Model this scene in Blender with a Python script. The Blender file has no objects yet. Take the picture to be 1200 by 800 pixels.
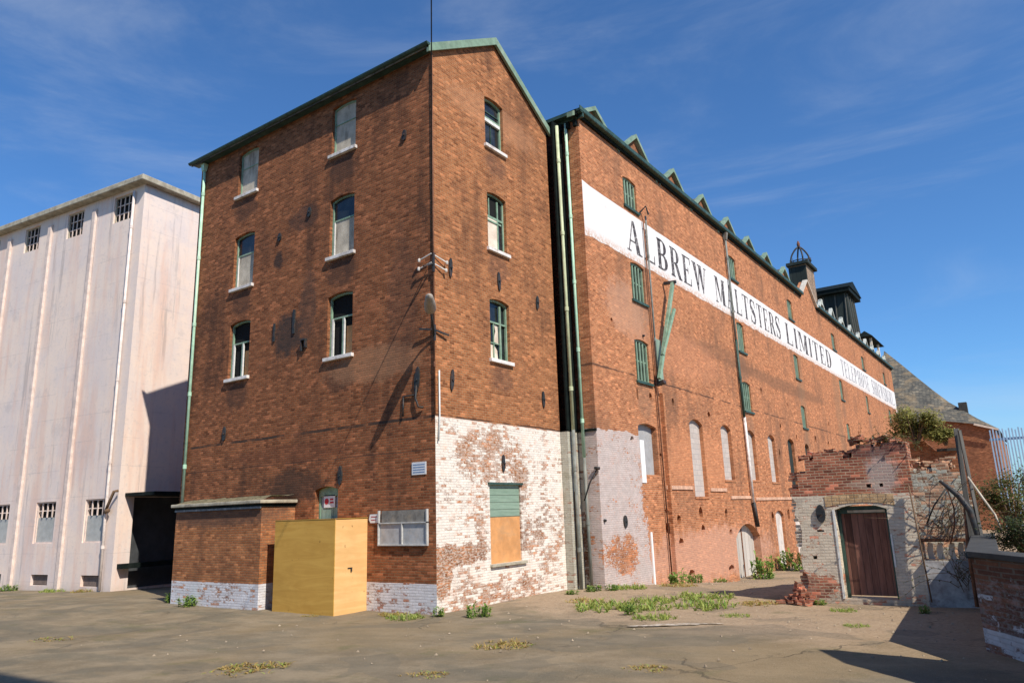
import bpy, bmesh, math, random
from mathutils import Vector, Matrix, noise as mnoise
from mathutils.geometry import tessellate_polygon
R = math.radians
random.seed(7)
scn = bpy.context.scene
COL = scn.collection

# ------------------------------------------------------------------ helpers
def setp(o, label=None, cat=None, group=None, kind=None):
    if label: o['label'] = label
    if cat: o['category'] = cat
    if group: o['group'] = group
    if kind: o['kind'] = kind
    return o

def thing(name, label, cat, loc=(0, 0, 0), group=None):
    o = bpy.data.objects.new(name, None); COL.objects.link(o)
    o.location = loc; o.empty_display_size = .3
    return setp(o, label, cat, group)

def root_loc(p):
    v = Vector((0, 0, 0))
    while p is not None:
        v += p.location; p = p.parent
    return v

def TA(y=0.0):      # wall facing -Y : (u, out, z)
    return lambda u, d, z: (u, y - d, z)
def TB(x=0.0):      # wall facing +X
    return lambda u, d, z: (x + d, u, z)
def TD(p0, p1):     # any straight wall from p0 to p1, out = right-hand side of travel
    a = Vector((p1[0]-p0[0], p1[1]-p0[1], 0)).normalized(); n = Vector((a.y, -a.x, 0))
    return lambda u, d, z: (p0[0]+a.x*u+n.x*d, p0[1]+a.y*u+n.y*d, z)
ID = lambda x, y, z: (x, y, z)

class MB:
    def __init__(s): s.v = []; s.f = []; s.m = []
    def add(s, vs, fs, m=0):
        n = len(s.v); s.v += [tuple(v) for v in vs]
        for f in fs: s.f.append([n+i for i in f]); s.m.append(m)
        return s
    def box(s, T, u0, u1, d0, d1, z0, z1, m=0):
        p = [T(u, d, z) for z in (z0, z1) for d in (d0, d1) for u in (u0, u1)]
        return s.add(p, [(0,1,3,2),(4,6,7,5),(0,4,5,1),(2,3,7,6),(0,2,6,4),(1,5,7,3)], m)
    def panel(s, T, outer, holes=(), d=0.0, depth=.3, m=0, mr=None, back=True, rim=True):
        """wall with thickness: polygon in (u,z) with holes, reveals included"""
        loops = [outer]+list(holes)
        flat = [p for l in loops for p in l]
        tris = tessellate_polygon([[Vector((a, b, 0)) for a, b in l] for l in loops])
        s.add([T(a, d, b) for a, b in flat], tris, m)
        if back: s.add([T(a, d-depth, b) for a, b in flat], [t[::-1] for t in tris], m)
        for k, l in enumerate(loops):
            if k == 0 and not rim: continue
            n = len(l)
            vs = [T(a, d, b) for a, b in l]+[T(a, d-depth, b) for a, b in l]
            s.add(vs, [(i, (i+1) % n, n+(i+1) % n, n+i) for i in range(n)], m if (mr is None or k == 0) else mr)
        return s
    def tube(s, pts, r, n=8, m=0, cap=True):
        pts = [Vector(p) for p in pts]; rs = r if isinstance(r, (list, tuple)) else [r]*len(pts)
        base = len(s.v); up = None
        for i, p in enumerate(pts):
            t = (pts[min(i+1, len(pts)-1)]-pts[max(i-1, 0)]).normalized()
            if up is None: up = t.orthogonal().normalized()
            up = (up - t*up.dot(t)).normalized(); w = t.cross(up)
            for k in range(n):
                a = 2*math.pi*k/n
                s.v.append(tuple(p+up*math.cos(a)*rs[i]+w*math.sin(a)*rs[i]))
        for i in range(len(pts)-1):
            for k in range(n):
                s.f.append([base+i*n+k, base+i*n+(k+1) % n, base+(i+1)*n+(k+1) % n, base+(i+1)*n+k]); s.m.append(m)
        if cap:
            s.f.append([base+k for k in range(n)][::-1]); s.m.append(m)
            s.f.append([base+(len(pts)-1)*n+k for k in range(n)]); s.m.append(m)
        return s
    def bar(s, p0, p1, w, h, m=0, w1=None, h1=None):
        p0 = Vector(p0); p1 = Vector(p1); t = (p1-p0).normalized()
        a = t.cross(Vector((0, 0, 1)));
        if a.length < .05: a = Vector((1, 0, 0))
        a.normalize(); b = a.cross(t)
        w1 = w if w1 is None else w1; h1 = h if h1 is None else h1
        vs = [p+a*i*ww/2+b*j*hh/2 for p, ww, hh in ((p0, w, h), (p1, w1, h1)) for i, j in ((-1,-1),(1,-1),(1,1),(-1,1))]
        return s.add(vs, [(3,2,1,0),(4,5,6,7),(0,1,5,4),(1,2,6,5),(2,3,7,6),(3,0,4,7)], m)
    def build(s, name, mats, parent=None, smooth=False, bevel=0, recalc=True, origin=None):
        if not isinstance(mats, (list, tuple)): mats = [mats]
        o0 = root_loc(parent) if parent else Vector(origin or (0, 0, 0))
        me = bpy.data.meshes.new(name)
        me.from_pydata([tuple(Vector(v)-o0) for v in s.v], [], s.f)
        for mt in mats: me.materials.append(mt)
        for p, k in zip(me.polygons, s.m): p.material_index = k; p.use_smooth = smooth
        if recalc:
            bm = bmesh.new(); bm.from_mesh(me); bmesh.ops.recalc_face_normals(bm, faces=bm.faces); bm.to_mesh(me); bm.free()
        me.update()
        o = bpy.data.objects.new(name, me); COL.objects.link(o)
        if parent: o.parent = parent
        else: o.location = o0
        if bevel:
            b = o.modifiers.new('Bevel', 'BEVEL'); b.width = bevel; b.segments = 2; b.limit_method = 'ANGLE'
        return o

def rect(u0, u1, z0, z1): return [(u0, z0), (u1, z0), (u1, z1), (u0, z1)]
def arch(u0, u1, z0, z1, rise=.12, n=8):
    """rectangle with a segmental head that springs rise below z1"""
    zs = z1-rise; w = (u1-u0)/2; c = (u0+u1)/2; rad = (w*w+rise*rise)/(2*rise); zc = z1-rad
    pts = [(u0, z0), (u1, z0)]
    a0 = math.asin(min(1, w/rad))
    for i in range(n+1):
        a = a0-2*a0*i/n
        pts.append((c+rad*math.sin(a), zc+rad*math.cos(a)))
    return pts

def sm(t):
    t = min(1, max(0, t)); return t*t*(3-2*t)
def zg(x, y):
    s = -.5736*x+.8192*y
    k = .30+.70*sm((x+16)/16)
    return -.12+.55*max(0, (-s-1)/18)-.9*k*sm((s-4)/12)

# ------------------------------------------------------------------ node helpers
class NT:
    def __init__(s, mat):
        s.mat = mat; mat.use_nodes = True; s.t = mat.node_tree; s.t.nodes.clear()
    def n(s, typ, **kw):
        nd = s.t.nodes.new(typ)
        for k, v in kw.items(): setattr(nd, k, v)
        return nd
    def put(s, sock, v):
        if v is None: return
        if hasattr(v, 'node'): s.t.links.new(v, sock)
        elif isinstance(v, (tuple, list)):
            v = tuple(v)
            if sock.type == 'RGBA' and len(v) == 3: v = v+(1,)
            sock.default_value = v
        else: sock.default_value = v
    def pos(s):
        if not hasattr(s, '_p'): s._p = s.n('ShaderNodeNewGeometry').outputs['Position']
        return s._p
    def sep(s, v):
        nd = s.n('ShaderNodeSeparateXYZ'); s.put(nd.inputs[0], v); return nd.outputs
    def comb(s, x, y, z):
        nd = s.n('ShaderNodeCombineXYZ')
        for i, q in enumerate((x, y, z)): s.put(nd.inputs[i], q)
        return nd.outputs[0]
    def math(s, op, a, b=0.0, c=None, clamp=False):
        nd = s.n('ShaderNodeMath', operation=op, use_clamp=clamp); s.put(nd.inputs[0], a); s.put(nd.inputs[1], b)
        if c is not None: s.put(nd.inputs[2], c)
        return nd.outputs[0]
    def noise(s, vec=None, scale=1, detail=4, rough=.55, dist=0.0, stretch=None):
        if vec is None: vec = s.pos()
        if stretch:
            mp = s.n('ShaderNodeMapping'); s.put(mp.inputs[0], vec); mp.inputs['Scale'].default_value = stretch; vec = mp.outputs[0]
        nd = s.n('ShaderNodeTexNoise'); s.put(nd.inputs['Vector'], vec)
        nd.inputs['Scale'].default_value = scale; nd.inputs['Detail'].default_value = detail
        nd.inputs['Roughness'].default_value = rough; nd.inputs['Distortion'].default_value = dist
        return nd.outputs[0]
    def step(s, v, lo, hi):
        nd = s.n('ShaderNodeMapRange', interpolation_type='SMOOTHSTEP'); s.put(nd.inputs[0], v)
        s.put(nd.inputs[1], lo); s.put(nd.inputs[2], hi)
        return nd.outputs[0]
    def mix(s, fac, a, b, blend='MIX'):
        nd = s.n('ShaderNodeMix', data_type='RGBA', blend_type=blend); s.put(nd.inputs[0], fac)
        s.put(nd.inputs[6], a); s.put(nd.inputs[7], b); return nd.outputs[2]
    def out(s, col, rough=.9, bump=None, bstr=.3, bdist=.02, spec=.3, metal=0.0, alpha=None, trans=None):
        b = s.n('ShaderNodeBsdfPrincipled'); s.put(b.inputs['Base Color'], col); s.put(b.inputs['Roughness'], rough)
        b.inputs['Specular IOR Level'].default_value = spec; s.put(b.inputs['Metallic'], metal)
        if bump is not None:
            bm = s.n('ShaderNodeBump'); s.put(bm.inputs['Height'], bump); bm.inputs['Strength'].default_value = bstr
            bm.inputs['Distance'].default_value = bdist; s.t.links.new(bm.outputs[0], b.inputs['Normal'])
        if alpha is not None: s.put(b.inputs['Alpha'], alpha)
        if trans: b.inputs['Transmission Weight'].default_value = trans
        o = s.n('ShaderNodeOutputMaterial'); s.t.links.new(b.outputs[0], o.inputs[0]); s.bsdf = b
        return s.mat

def newm(name): return NT(bpy.data.materials.new(name))

def plain(name, col, rough=.75, var=.25, scale=6, bump=.15, spec=.3, metal=0.0, dirt=None, dirt_amt=.5, streak=None):
    n = newm(name)
    nz = n.noise(scale=scale, detail=6, rough=.65)
    dark = tuple(c*(1-var) for c in col); lite = tuple(min(1, c*(1+var*.6)) for c in col)
    c = n.mix(n.step(nz, .3, .7), dark, lite)
    if dirt:
        d = n.step(n.noise(scale=scale*.45, detail=8, rough=.7, stretch=streak), .48, .68)
        c = n.mix(n.math('MULTIPLY', d, dirt_amt), c, dirt)
    return n.out(c, rough, bump=nz, bstr=bump, spec=spec, metal=metal)

def wall_uv(n, x=1.0, y=1.0):
    p = n.sep(n.pos())
    u = n.math('ADD', p[0], p[1])
    return p, u, n.comb(u, p[2], 0.0)

def brick(name, c1, c2, mortar, soot=(.05, .035, .03), soot_amt=.5, blots=(), paint=None, fade=None, bw=.21, bh=.070, vari=.38,
          dark_rows=None, grit_amt=1.0):
    """old hand-made brick; paint = dict(z, col, peel, blobs, axis, top_noise)"""
    n = newm(name); p, u, vec = wall_uv(n)
    wob = n.noise(scale=1.1, detail=3)
    vz = n.math('ADD', p[2], n.math('MULTIPLY', n.math('SUBTRACT', wob, .5), .05))
    vec = n.comb(u, vz, 0.0)
    bt = n.n('ShaderNodeTexBrick'); n.put(bt.inputs['Vector'], vec)
    bt.inputs['Scale'].default_value = 1; bt.inputs['Brick Width'].default_value = bw; bt.inputs['Row Height'].default_value = bh
    bt.inputs['Mortar Size'].default_value = .011; bt.inputs['Mortar Smooth'].default_value = .4; bt.inputs['Bias'].default_value = -.1
    n.put(bt.inputs['Color1'], c1); n.put(bt.inputs['Color2'], c2); n.put(bt.inputs['Mortar'], mortar)
    col = bt.outputs['Color']; fac = bt.outputs['Fac']
    # second brick lookup to throw in odd burnt and pale bricks
    row = n.math('FLOOR', n.math('DIVIDE', vz, bh)); par = n.math('SUBTRACT', 1.0, n.math('FLOORED_MODULO', row, 2.0))
    cell = n.noise(vec=n.comb(n.math('FLOOR', n.math('ADD', n.math('DIVIDE', u, bw), n.math('MULTIPLY', par, .5))), row, 0.0), scale=7.31, detail=0)
    col = n.mix(n.math('MULTIPLY', n.step(cell, .60, .72), .55*vari*2, clamp=True), col, tuple(min(1, q*1.75+.02) for q in c1))
    col = n.mix(n.math('MULTIPLY', n.step(cell, .38, .28), .42), col, tuple(q*.42 for q in c2))
    mid = n.noise(scale=3.2, detail=7, rough=.72, stretch=(1, 1, 1.9))
    col = n.mix(n.step(mid, .62, .40), col, n.mix(1.0, col, (.78, .75, .73, 1), 'MULTIPLY'))
    col = n.mix(n.math('MULTIPLY', n.step(mid, .55, .72), .45), col, n.mix(1.0, col, (1.28, 1.27, 1.22, 1), 'MULTIPLY'))
    grit = n.noise(scale=17, detail=5, rough=.75)
    col = n.mix(n.math('MULTIPLY', n.step(grit, .56, .74), .5*grit_amt), col, tuple(min(1, q*2.1+.05) for q in c1)); col = n.mix(n.math('MULTIPLY', n.step(grit, .42, .27), .55*grit_amt), col, tuple(q*.3 for q in c2))
    big = n.noise(scale=.33, detail=6, rough=.62)
    streak = n.noise(scale=1.0, detail=6, rough=.6, stretch=(1.6, 1.6, .16))
    so = n.math('MULTIPLY', n.step(n.math('ADD', n.math('MULTIPLY', big, .6), n.math('MULTIPLY', streak, .4)), .47, .66), soot_amt)
    col = n.mix(so, col, soot)
    bnz = n.math('MULTIPLY', n.math('SUBTRACT', n.noise(scale=2.6, detail=7, rough=.7), .5), 1.5) if blots else None
    for (bu, bz, ru, rz, bc, amt) in blots:       # stains with a shape of their own
        du = n.math('DIVIDE', n.math('SUBTRACT', u, bu), ru); dz = n.math('DIVIDE', n.math('SUBTRACT', p[2], bz), rz)
        dd = n.math('SQRT', n.math('ADD', n.math('MULTIPLY', du, du), n.math('MULTIPLY', dz, dz)))
        dd = n.math('ADD', dd, bnz)
        col = n.mix(n.math('MULTIPLY', n.step(dd, 1.05, .6), amt), col, bc)
    if dark_rows:
        for (z0, h, amt) in dark_rows:
            a = n.math('ABSOLUTE', n.math('SUBTRACT', n.math('ADD', p[2], n.math('MULTIPLY', n.math('SUBTRACT', wob, .5), .12)), z0))
            br = n.step(n.noise(scale=.9, detail=5), .36, .52)
            col = n.mix(n.math('MULTIPLY', n.math('MULTIPLY', n.step(a, h, h*.5), br), amt), col, (.045, .035, .03))
    h = n.math('ADD', n.math('MULTIPLY', n.math('SUBTRACT', 1.0, fac), 1.0), n.math('MULTIPLY', n.noise(scale=28, detail=4), .7))
    if paint:
        pc = paint['col']
        fine = n.noise(scale=9, detail=6, rough=.7, stretch=(1, 1, 2.2)); mdn = n.noise(scale=1.25, detail=7, rough=.68)
        w = n.math('ADD', n.math('MULTIPLY', fine, .55), n.math('MULTIPLY', mdn, .45))
        w = n.math('ADD', w, n.math('MULTIPLY', n.math('SUBTRACT', cell, .5), paint.get('cellw', .42)))
        pn = n.noise(scale=1.9, detail=8, rough=.75)
        fl = n.math('MULTIPLY', n.step(n.noise(scale=13, detail=5, rough=.8, stretch=(.8, .8, 1.6)), .57, .66), n.step(pn, .40, .60))
        w = n.math('ADD', w, n.math('MULTIPLY', fl, paint.get('fleck', .15)))
        for (bu, bz, ru, rz, amt) in paint.get('blobs', ()):
            du = n.math('DIVIDE', n.math('SUBTRACT', u, bu), ru); dz = n.math('DIVIDE', n.math('SUBTRACT', p[2], bz), rz)
            dd = n.math('ADD', n.math('MULTIPLY', du, du), n.math('MULTIPLY', dz, dz))
            dd = n.math('ADD', dd, n.math('MULTIPLY', n.math('SUBTRACT', pn, .5), 4.5))
            w = n.math('ADD', w, n.math('MULTIPLY', n.step(dd, 1.5, .3), amt))
        ok = n.step(w, paint['peel']+.035, paint['peel']-.015)
        tn = n.math('MULTIPLY', n.math('SUBTRACT', n.noise(scale=1.4, detail=7, rough=.7), .5), paint.get('ragged', .05))
        zm = n.step(n.math('ADD', p[2], tn), paint['z']+.012, paint['z']-.012)
        ok = n.math('MULTIPLY', ok, zm)
        if 'z0' in paint: ok = n.math('MULTIPLY', ok, n.step(n.math('ADD', p[2], tn), paint['z0']-.012, paint['z0']+.012))
        if 'u' in paint:
            tu = n.math('MULTIPLY', n.math('SUBTRACT', n.noise(scale=2.2, detail=6), .5), .8)
            uu = n.math('ADD', u, tu)
            ok = n.math('MULTIPLY', ok, n.math('MULTIPLY', n.step(uu, paint['u'][0]-.02, paint['u'][0]+.02), n.step(uu, paint['u'][1]+.02, paint['u'][1]-.02)))
        pcol = n.mix(n.step(mid, .35, .7), tuple(q*.78 for q in pc), pc)
        pcol = n.mix(n.math('MULTIPLY', n.step(n.noise(scale=2.3, detail=8, rough=.75), .50, .66), .55), pcol, paint.get('tint', tuple(a*b for a, b in zip(pc, (.95, .66, .55)))))
        dk = paint.get('low', None)
        if dk: pcol = n.mix(n.math('MULTIPLY', n.step(n.math('ADD', p[2], n.math('MULTIPLY', fine, .5)), dk+.35, dk-.1), .5), pcol, (.30, .22, .16))
        # residue of paint on the peeled bricks
        col = n.mix(n.math('MULTIPLY', n.math('MULTIPLY', zm, n.step(fine, .42, .62)), paint.get('resid', .35) if 'u' not in paint else 0.0), col, tuple(q*.8 for q in pc))
        pcol = n.mix(n.math('MULTIPLY', fac, .28), pcol, tuple(q*.5 for q in pc))
        col = n.mix(ok, col, pcol)
        h = n.math('ADD', h, n.math('MULTIPLY', ok, .6))
    return n.out(col, .92, bump=h, bstr=.55, bdist=.012, spec=.15)

# ------------------------------------------------------------------ materials
BRK1 = (.36, .118, .048); BRK2 = (.205, .062, .027); MORT = (.25, .155, .095)
m_towA = brick('sooty_tower_brick', (.37, .132, .056), (.185, .060, .027), (.24, .145, .08), soot=(.045, .028, .022), soot_amt=.72,
    blots=[(-8.85, 13.20, .75, .55, (.07, .04, .03), .6), (-3.80, 13.20, .75, .55, (.07, .04, .03), .6), (-8.85, 9.70, .75, .55, (.07, .04, .03), .6), (-3.80, 9.70, .75, .55, (.07, .04, .03), .6), (-8.85, 6.40, .75, .55, (.07, .04, .03), .6), (-3.80, 6.40, .75, .55, (.07, .04, .03), .6), (-6.25, 8.1, .85, .85, (.035, .035, .035), .8), (-5.3, 8.9, .5, 1.3, (.07, .05, .042), .5), (-5.75, 3.3, 1.6, .6, (.05, .035, .028), .65),
           (-5.6, 12.0, .9, .5, (.06, .04, .035), .6), (-6.9, 10.8, .3, .35, (.03, .028, .028), .8), (-2.4, 6.6, 2.2, .6, (.50, .27, .15), .35),
           (-1.2, 8.3, .7, 2.5, (.08, .05, .04), .35), (-6.0, 4.3, 3.5, .35, (.13, .05, .03), .4)],
    dark_rows=[(4.87, .05, .9), (4.0, .03, .5)],
    paint=dict(z=.60, col=(.70, .69, .72), peel=.565, ragged=.03, low=-.1, tint=(.5, .42, .40)))
m_towB = brick('tower_brick', (.44, .172, .069), (.255, .086, .034), (.36, .22, .12), soot=(.07, .036, .025), soot_amt=.62,
    blots=[(3.05, 13.20, .7, .5, (.11, .06, .045), .45), (3.05, 9.75, .7, .5, (.11, .06, .045), .45), (3.05, 6.25, .7, .5, (.11, .06, .045), .45), (3.1, 14.9, 3.0, .7, (.52, .27, .15), .3)],
    dark_rows=[(4.90, .035, .8), (13.4, .02, .3)],
    paint=dict(z=4.86, col=(.88, .80, .70), peel=.560, ragged=.03, resid=.6, low=-.1, tint=(.78, .47, .34),
               blobs=[(2.3, 3.9, 1.4, .75, .13), (.5, 1.25, 1.6, .28, .4), (4.2, 1.6, .8, .7, .1), (3.9, 3.3, .5, .9, .1), (1.9, 2.4, .35, 1.2, .09),
                      (2.6, .0, 2.2, .5, .12), (5.5, 1.2, .8, 1.4, .05), (.25, .7, .35, .5, .3)]))
m_mill = brick('mill_brick', (.54, .210, .092), (.35, .115, .050), (.50, .30, .175), soot=(.15, .085, .055), soot_amt=.62, grit_amt=.6,
    blots=[(11.90, 9.40, .75, .8, (.24, .14, .09), .5), (24.40, 9.30, .75, .8, (.24, .14, .09), .5), (35.40, 9.20, .75, .8, (.24, .14, .09), .5), (48.50, 9.20, .75, .8, (.24, .14, .09), .5), (59.20, 9.10, .75, .8, (.24, .14, .09), .5), (11.90, 6.30, .75, .8, (.24, .14, .09), .5), (24.40, 6.20, .75, .8, (.24, .14, .09), .5), (35.60, 6.10, .75, .8, (.24, .14, .09), .5), (49.00, 6.00, .75, .8, (.24, .14, .09), .5), (11, 9.7, 2.2, 1.3, (.52, .30, .20), .5), (32, 9.2, 12, .45, (.19, .10, .06), .6), (22, 9.5, 6, .5, (.19, .10, .06), .5), (16, 8.6, 6, 1.2, (.55, .25, .14), .3),
           (18, .3, 9, 1.3, (.62, .36, .26), .5), (12.5, 11.5, .7, 3, (.22, .13, .09), .45), (36.0, 9, .8, 5, (.24, .15, .09), .4),
           (46.5, 9, 1.2, 5, (.24, .15, .09), .4), (17, 4.2, 5, 1.4, (.60, .26, .13), .4)],
    dark_rows=[(7.15, .045, .75), (10.0, .02, .25)],
    paint=dict(z=4.95, col=(.58, .49, .45), peel=.575, cellw=.15, ragged=.5, u=(5.0, 11.5), low=-.3, tint=(.58, .40, .34), resid=0,
               blobs=[(12.0, 3.0, .9, 2.6, .2), (9.4, .8, 1.2, .7, .12)]))
m_millret = brick('mill_return_shaded_brick', (.20, .065, .032), (.11, .036, .018), (.13, .08, .05), soot=(.04, .028, .024), soot_amt=.6,  # mill brick darkened; the shade on this return is put into its colour
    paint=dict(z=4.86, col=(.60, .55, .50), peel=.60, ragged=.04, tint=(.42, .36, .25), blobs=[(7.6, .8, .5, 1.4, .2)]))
m_porch = brick('porch_brick', (.50, .20, .078), (.33, .115, .046), (.30, .19, .11), soot=(.06, .036, .028), soot_amt=.5,
    blots=[(-9.0, 2.5, 3.5, .4, (.10, .06, .045), .7)],
    paint=dict(z=.57, col=(.74, .73, .75), peel=.56, ragged=.02, tint=(.5, .42, .40), low=-.12))
m_ruin = brick('ruin_brick', (.46, .165, .095), (.20, .065, .045), (.50, .38, .26), soot=(.07, .04, .035), soot_amt=.55, vari=1.0,
    blots=[(15.0, 2.9, .40, .6, (.55, .50, .46), .5), (14.6, 2.7, .5, .12, (.50, .42, .33), .4), (14.9, 3.5, .8, .2, (.10, .05, .05), .6)],
    paint=dict(z=2.46, col=(.74, .64, .50), peel=.57, cellw=.28, ragged=.12, tint=(.40, .34, .28), low=.2, resid=.2,
               blobs=[(13.2, .25, .55, .3, .2), (12.7, .1, .35, .5, .3), (14.1, .4, .3, .25, .2)]))
m_ruin2 = brick('broken_wall_brick', (.62, .32, .19), (.13, .05, .035), (.62, .50, .34), soot=(.06, .045, .035), soot_amt=.5, vari=1.0,
    paint=dict(z=2.9, col=(.55, .53, .44), peel=.47, ragged=1.2, tint=(.35, .34, .22), resid=.25))
m_loose = brick('loose_brick', (.40, .15, .09), (.22, .08, .05), (.3, .2, .15), soot_amt=.4, vari=1.0)
m_wallR = brick('yard_wall_brick', (.17, .075, .045), (.09, .04, .03), (.14, .11, .085), soot=(.05, .035, .03), soot_amt=.5,
    paint=dict(z=1.15, col=(.50, .50, .52), peel=.50, ragged=1.2, resid=.25, blobs=[(10.8, .9, 1.5, .5, .12)]))
m_farbrick = brick('far_brick', (.36, .145, .07), (.22, .08, .04), (.33, .2, .12), soot_amt=.3)
m_dryblock = None
def blockwork():
    n = newm('grey_block_infill'); p, u, vec = wall_uv(n)
    bt = n.n('ShaderNodeTexBrick'); n.put(bt.inputs['Vector'], vec); bt.inputs['Scale'].default_value = 1
    bt.inputs['Brick Width'].default_value = .45; bt.inputs['Row Height'].default_value = .225; bt.inputs['Mortar Size'].default_value = .014
    n.put(bt.inputs['Color1'], (.52, .46, .41)); n.put(bt.inputs['Color2'], (.43, .38, .34)); n.put(bt.inputs['Mortar'], (.36, .33, .31))
    c = n.mix(n.math('MULTIPLY', n.step(n.noise(scale=2.5, detail=6), .5, .7), .5), bt.outputs['Color'], (.38, .31, .27))
    return n.out(c, .9, bump=n.noise(scale=20), bstr=.2)
m_block = blockwork()

def grey_render():
    n = newm('pink_grey_render'); p = n.sep(n.pos())
    a = n.noise(scale=.5, detail=8, rough=.68); st = n.noise(scale=1.2, detail=7, rough=.65, stretch=(1, 1, .12)); f = n.noise(scale=7, detail=6, rough=.7)
    c = n.mix(n.step(a, .35, .65), (.69, .60, .56), (.80, .66, .56))
    c = n.mix(n.math('MULTIPLY', n.step(st, .46, .66), .6), c, (.70, .47, .37))
    c = n.mix(n.math('MULTIPLY', n.step(n.noise(scale=2.2, detail=7, rough=.7, stretch=(1.3, 1.3, .07)), .56, .68), .55), c, (.36, .31, .29))
    c = n.mix(n.math('MULTIPLY', n.step(n.noise(scale=.8, detail=8, rough=.75), .56, .64), .35), c, (.50, .44, .42))
    c = n.mix(n.math('MULTIPLY', n.step(f, .52, .75), .5), c, (.48, .44, .43))
    # horizontal day-work joints of the concrete
    z = n.math('FRACT', n.math('DIVIDE', n.math('ADD', p[2], n.math('MULTIPLY', a, .05)), 1.21))
    j = n.math('MULTIPLY', n.step(z, .03, .0), n.step(n.noise(scale=.8, detail=4), .4, .6))
    c = n.mix(n.math('MULTIPLY', j, .45), c, (.36, .32, .31))
    c = n.mix(n.math('MULTIPLY', n.step(n.math('ADD', p[2], n.math('MULTIPLY', f, .8)), .5, -.2), .5), c, (.42, .36, .30))
    return n.out(c, .9, bump=f, bstr=.25, bdist=.02, spec=.15)
m_grey = grey_render()
m_greytrim = plain('pink_rib_render', (.68, .56, .49), .9, .18, 3, dirt=(.5, .40, .36), spec=.15)
m_conc = plain('weathered_concrete', (.42, .38, .29), .9, .3, 3, dirt=(.16, .13, .10), dirt_amt=.6)
m_dkconc = plain('dark_concrete', (.055, .055, .052), .9, .3, 3)
m_sill = plain('stone_sill', (.74, .70, .66), .85, .15, 6, dirt=(.25, .20, .17), dirt_amt=.65)
m_green = plain('pale_green_paint', (.22, .34, .24), .55, .25, 5, dirt=(.42, .47, .36), dirt_amt=.5)
m_barge = plain('green_bargeboard', (.19, .28, .20), .6, .25, 3, dirt=(.36, .42, .33), dirt_amt=.5)
m_dkgreen = plain('dark_green_paint', (.035, .075, .062), .5, .3, 6, dirt=(.09, .14, .11), dirt_amt=.5)
m_pipe = plain('pale_green_pipe', (.42, .66, .48), .5, .2, 4, dirt=(.62, .66, .50), dirt_amt=.6, streak=(3, 3, .3))
m_pipeY = plain('yellowed_green_pipe', (.52, .58, .36), .55, .2, 4, dirt=(.30, .28, .17), dirt_amt=.5, streak=(3, 3, .3))
m_pipeB = plain('grey_iron_pipe', (.20, .22, .20), .6, .3, 4, dirt=(.28, .17, .10), dirt_amt=.6, streak=(3, 3, .4))
m_pipeG = plain('cream_pipe', (.68, .60, .55), .7, .2, 4, dirt=(.4, .3, .25))
m_black = plain('black_boarding', (.008, .013, .012), .7, .4, 3, dirt=(.02, .025, .022), dirt_amt=.6, streak=(3, 3, .2), spec=.1)
m_iron = plain('rusted_black_iron', (.03, .034, .036), .55, .4, 12, dirt=(.10, .05, .03), dirt_amt=.6)
m_rust = plain('rusty_steel', (.20, .085, .045), .85, .4, 9, dirt=(.07, .04, .03))
m_glass = plain('dirty_dark_glass', (.016, .019, .02), .18, .5, 3, bump=.02, spec=.6, dirt=(.08, .08, .07), dirt_amt=.5)
m_void = plain('dark_interior', (.008, .008, .008), .95, .2, 2)
m_boardw = plain('dirty_white_board', (.52, .46, .36), .85, .25, 2.5, dirt=(.16, .12, .09), dirt_amt=.8, streak=(2, 2, .5))
m_boardc = plain('cream_board', (.72, .62, .50), .8, .15, 2.5, dirt=(.45, .33, .24), dirt_amt=.5)
m_boardo = plain('orange_weathered_board', (.62, .30, .115), .8, .2, 2.5, dirt=(.45, .27, .14), dirt_amt=.6, streak=(1, 1, 3))
m_whitep = plain('white_window_paint', (.72, .72, .68), .6, .15, 8, dirt=(.4, .42, .36))
m_slate = None
def slate(name='slate_roof', warm=0.0):
    n = newm(name); p = n.sep(n.pos())
    vec = n.comb(n.math('ADD', p[0], n.math('MULTIPLY', p[1], .7)), n.math('MULTIPLY', p[2], 1.3), 0.0)
    bt = n.n('ShaderNodeTexBrick'); n.put(bt.inputs['Vector'], vec); bt.inputs['Scale'].default_value = 1
    bt.inputs['Brick Width'].default_value = .42; bt.inputs['Row Height'].default_value = .30; bt.inputs['Mortar Size'].default_value = .03
    n.put(bt.inputs['Color1'], (.135, .125, .10)); n.put(bt.inputs['Color2'], (.065, .065, .058)); n.put(bt.inputs['Mortar'], (.045, .045, .04))
    c = n.mix(n.math('MULTIPLY', n.step(n.noise(scale=.5, detail=8, rough=.7), .48, .62), .75), bt.outputs['Color'], (.23, .17, .10))
    c = n.mix(n.math('MULTIPLY', n.step(n.noise(scale=1.7, detail=6, rough=.7), .54, .66), .6), c, (.30, .25, .17))
    return n.out(c, .85, bump=n.math('SUBTRACT', 1.0, bt.outputs['Fac']), bstr=.5, bdist=.03)
m_slate = slate()
def planks(name, ca, cb, w=.14, gap=(.02, .02, .02), rough=.8, axis=0):
    n = newm(name); p, u, vec = wall_uv(n)
    src = u if axis == 0 else p[2]
    fr = n.math('FRACT', n.math('DIVIDE', src, w)); idx = n.math('FLOOR', n.math('DIVIDE', src, w))
    sh = n.noise(vec=n.comb(idx, 0.0, 0.0), scale=3.7, detail=0)
    gr = n.noise(scale=3, detail=8, rough=.7, stretch=(4, 4, .5) if axis == 0 else (.6, .6, 6))
    c = n.mix(n.step(n.math('ADD', n.math('MULTIPLY', sh, .5), n.math('MULTIPLY', gr, .5)), .3, .7), ca, cb)
    e = n.math('ABSOLUTE', n.math('SUBTRACT', fr, .5))
    c = n.mix(n.step(e, .455, .49), c, gap)
    return n.out(c, rough, bump=n.math('MULTIPLY', n.step(e, .49, .44), 1.0), bstr=.5, bdist=.01)
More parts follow.
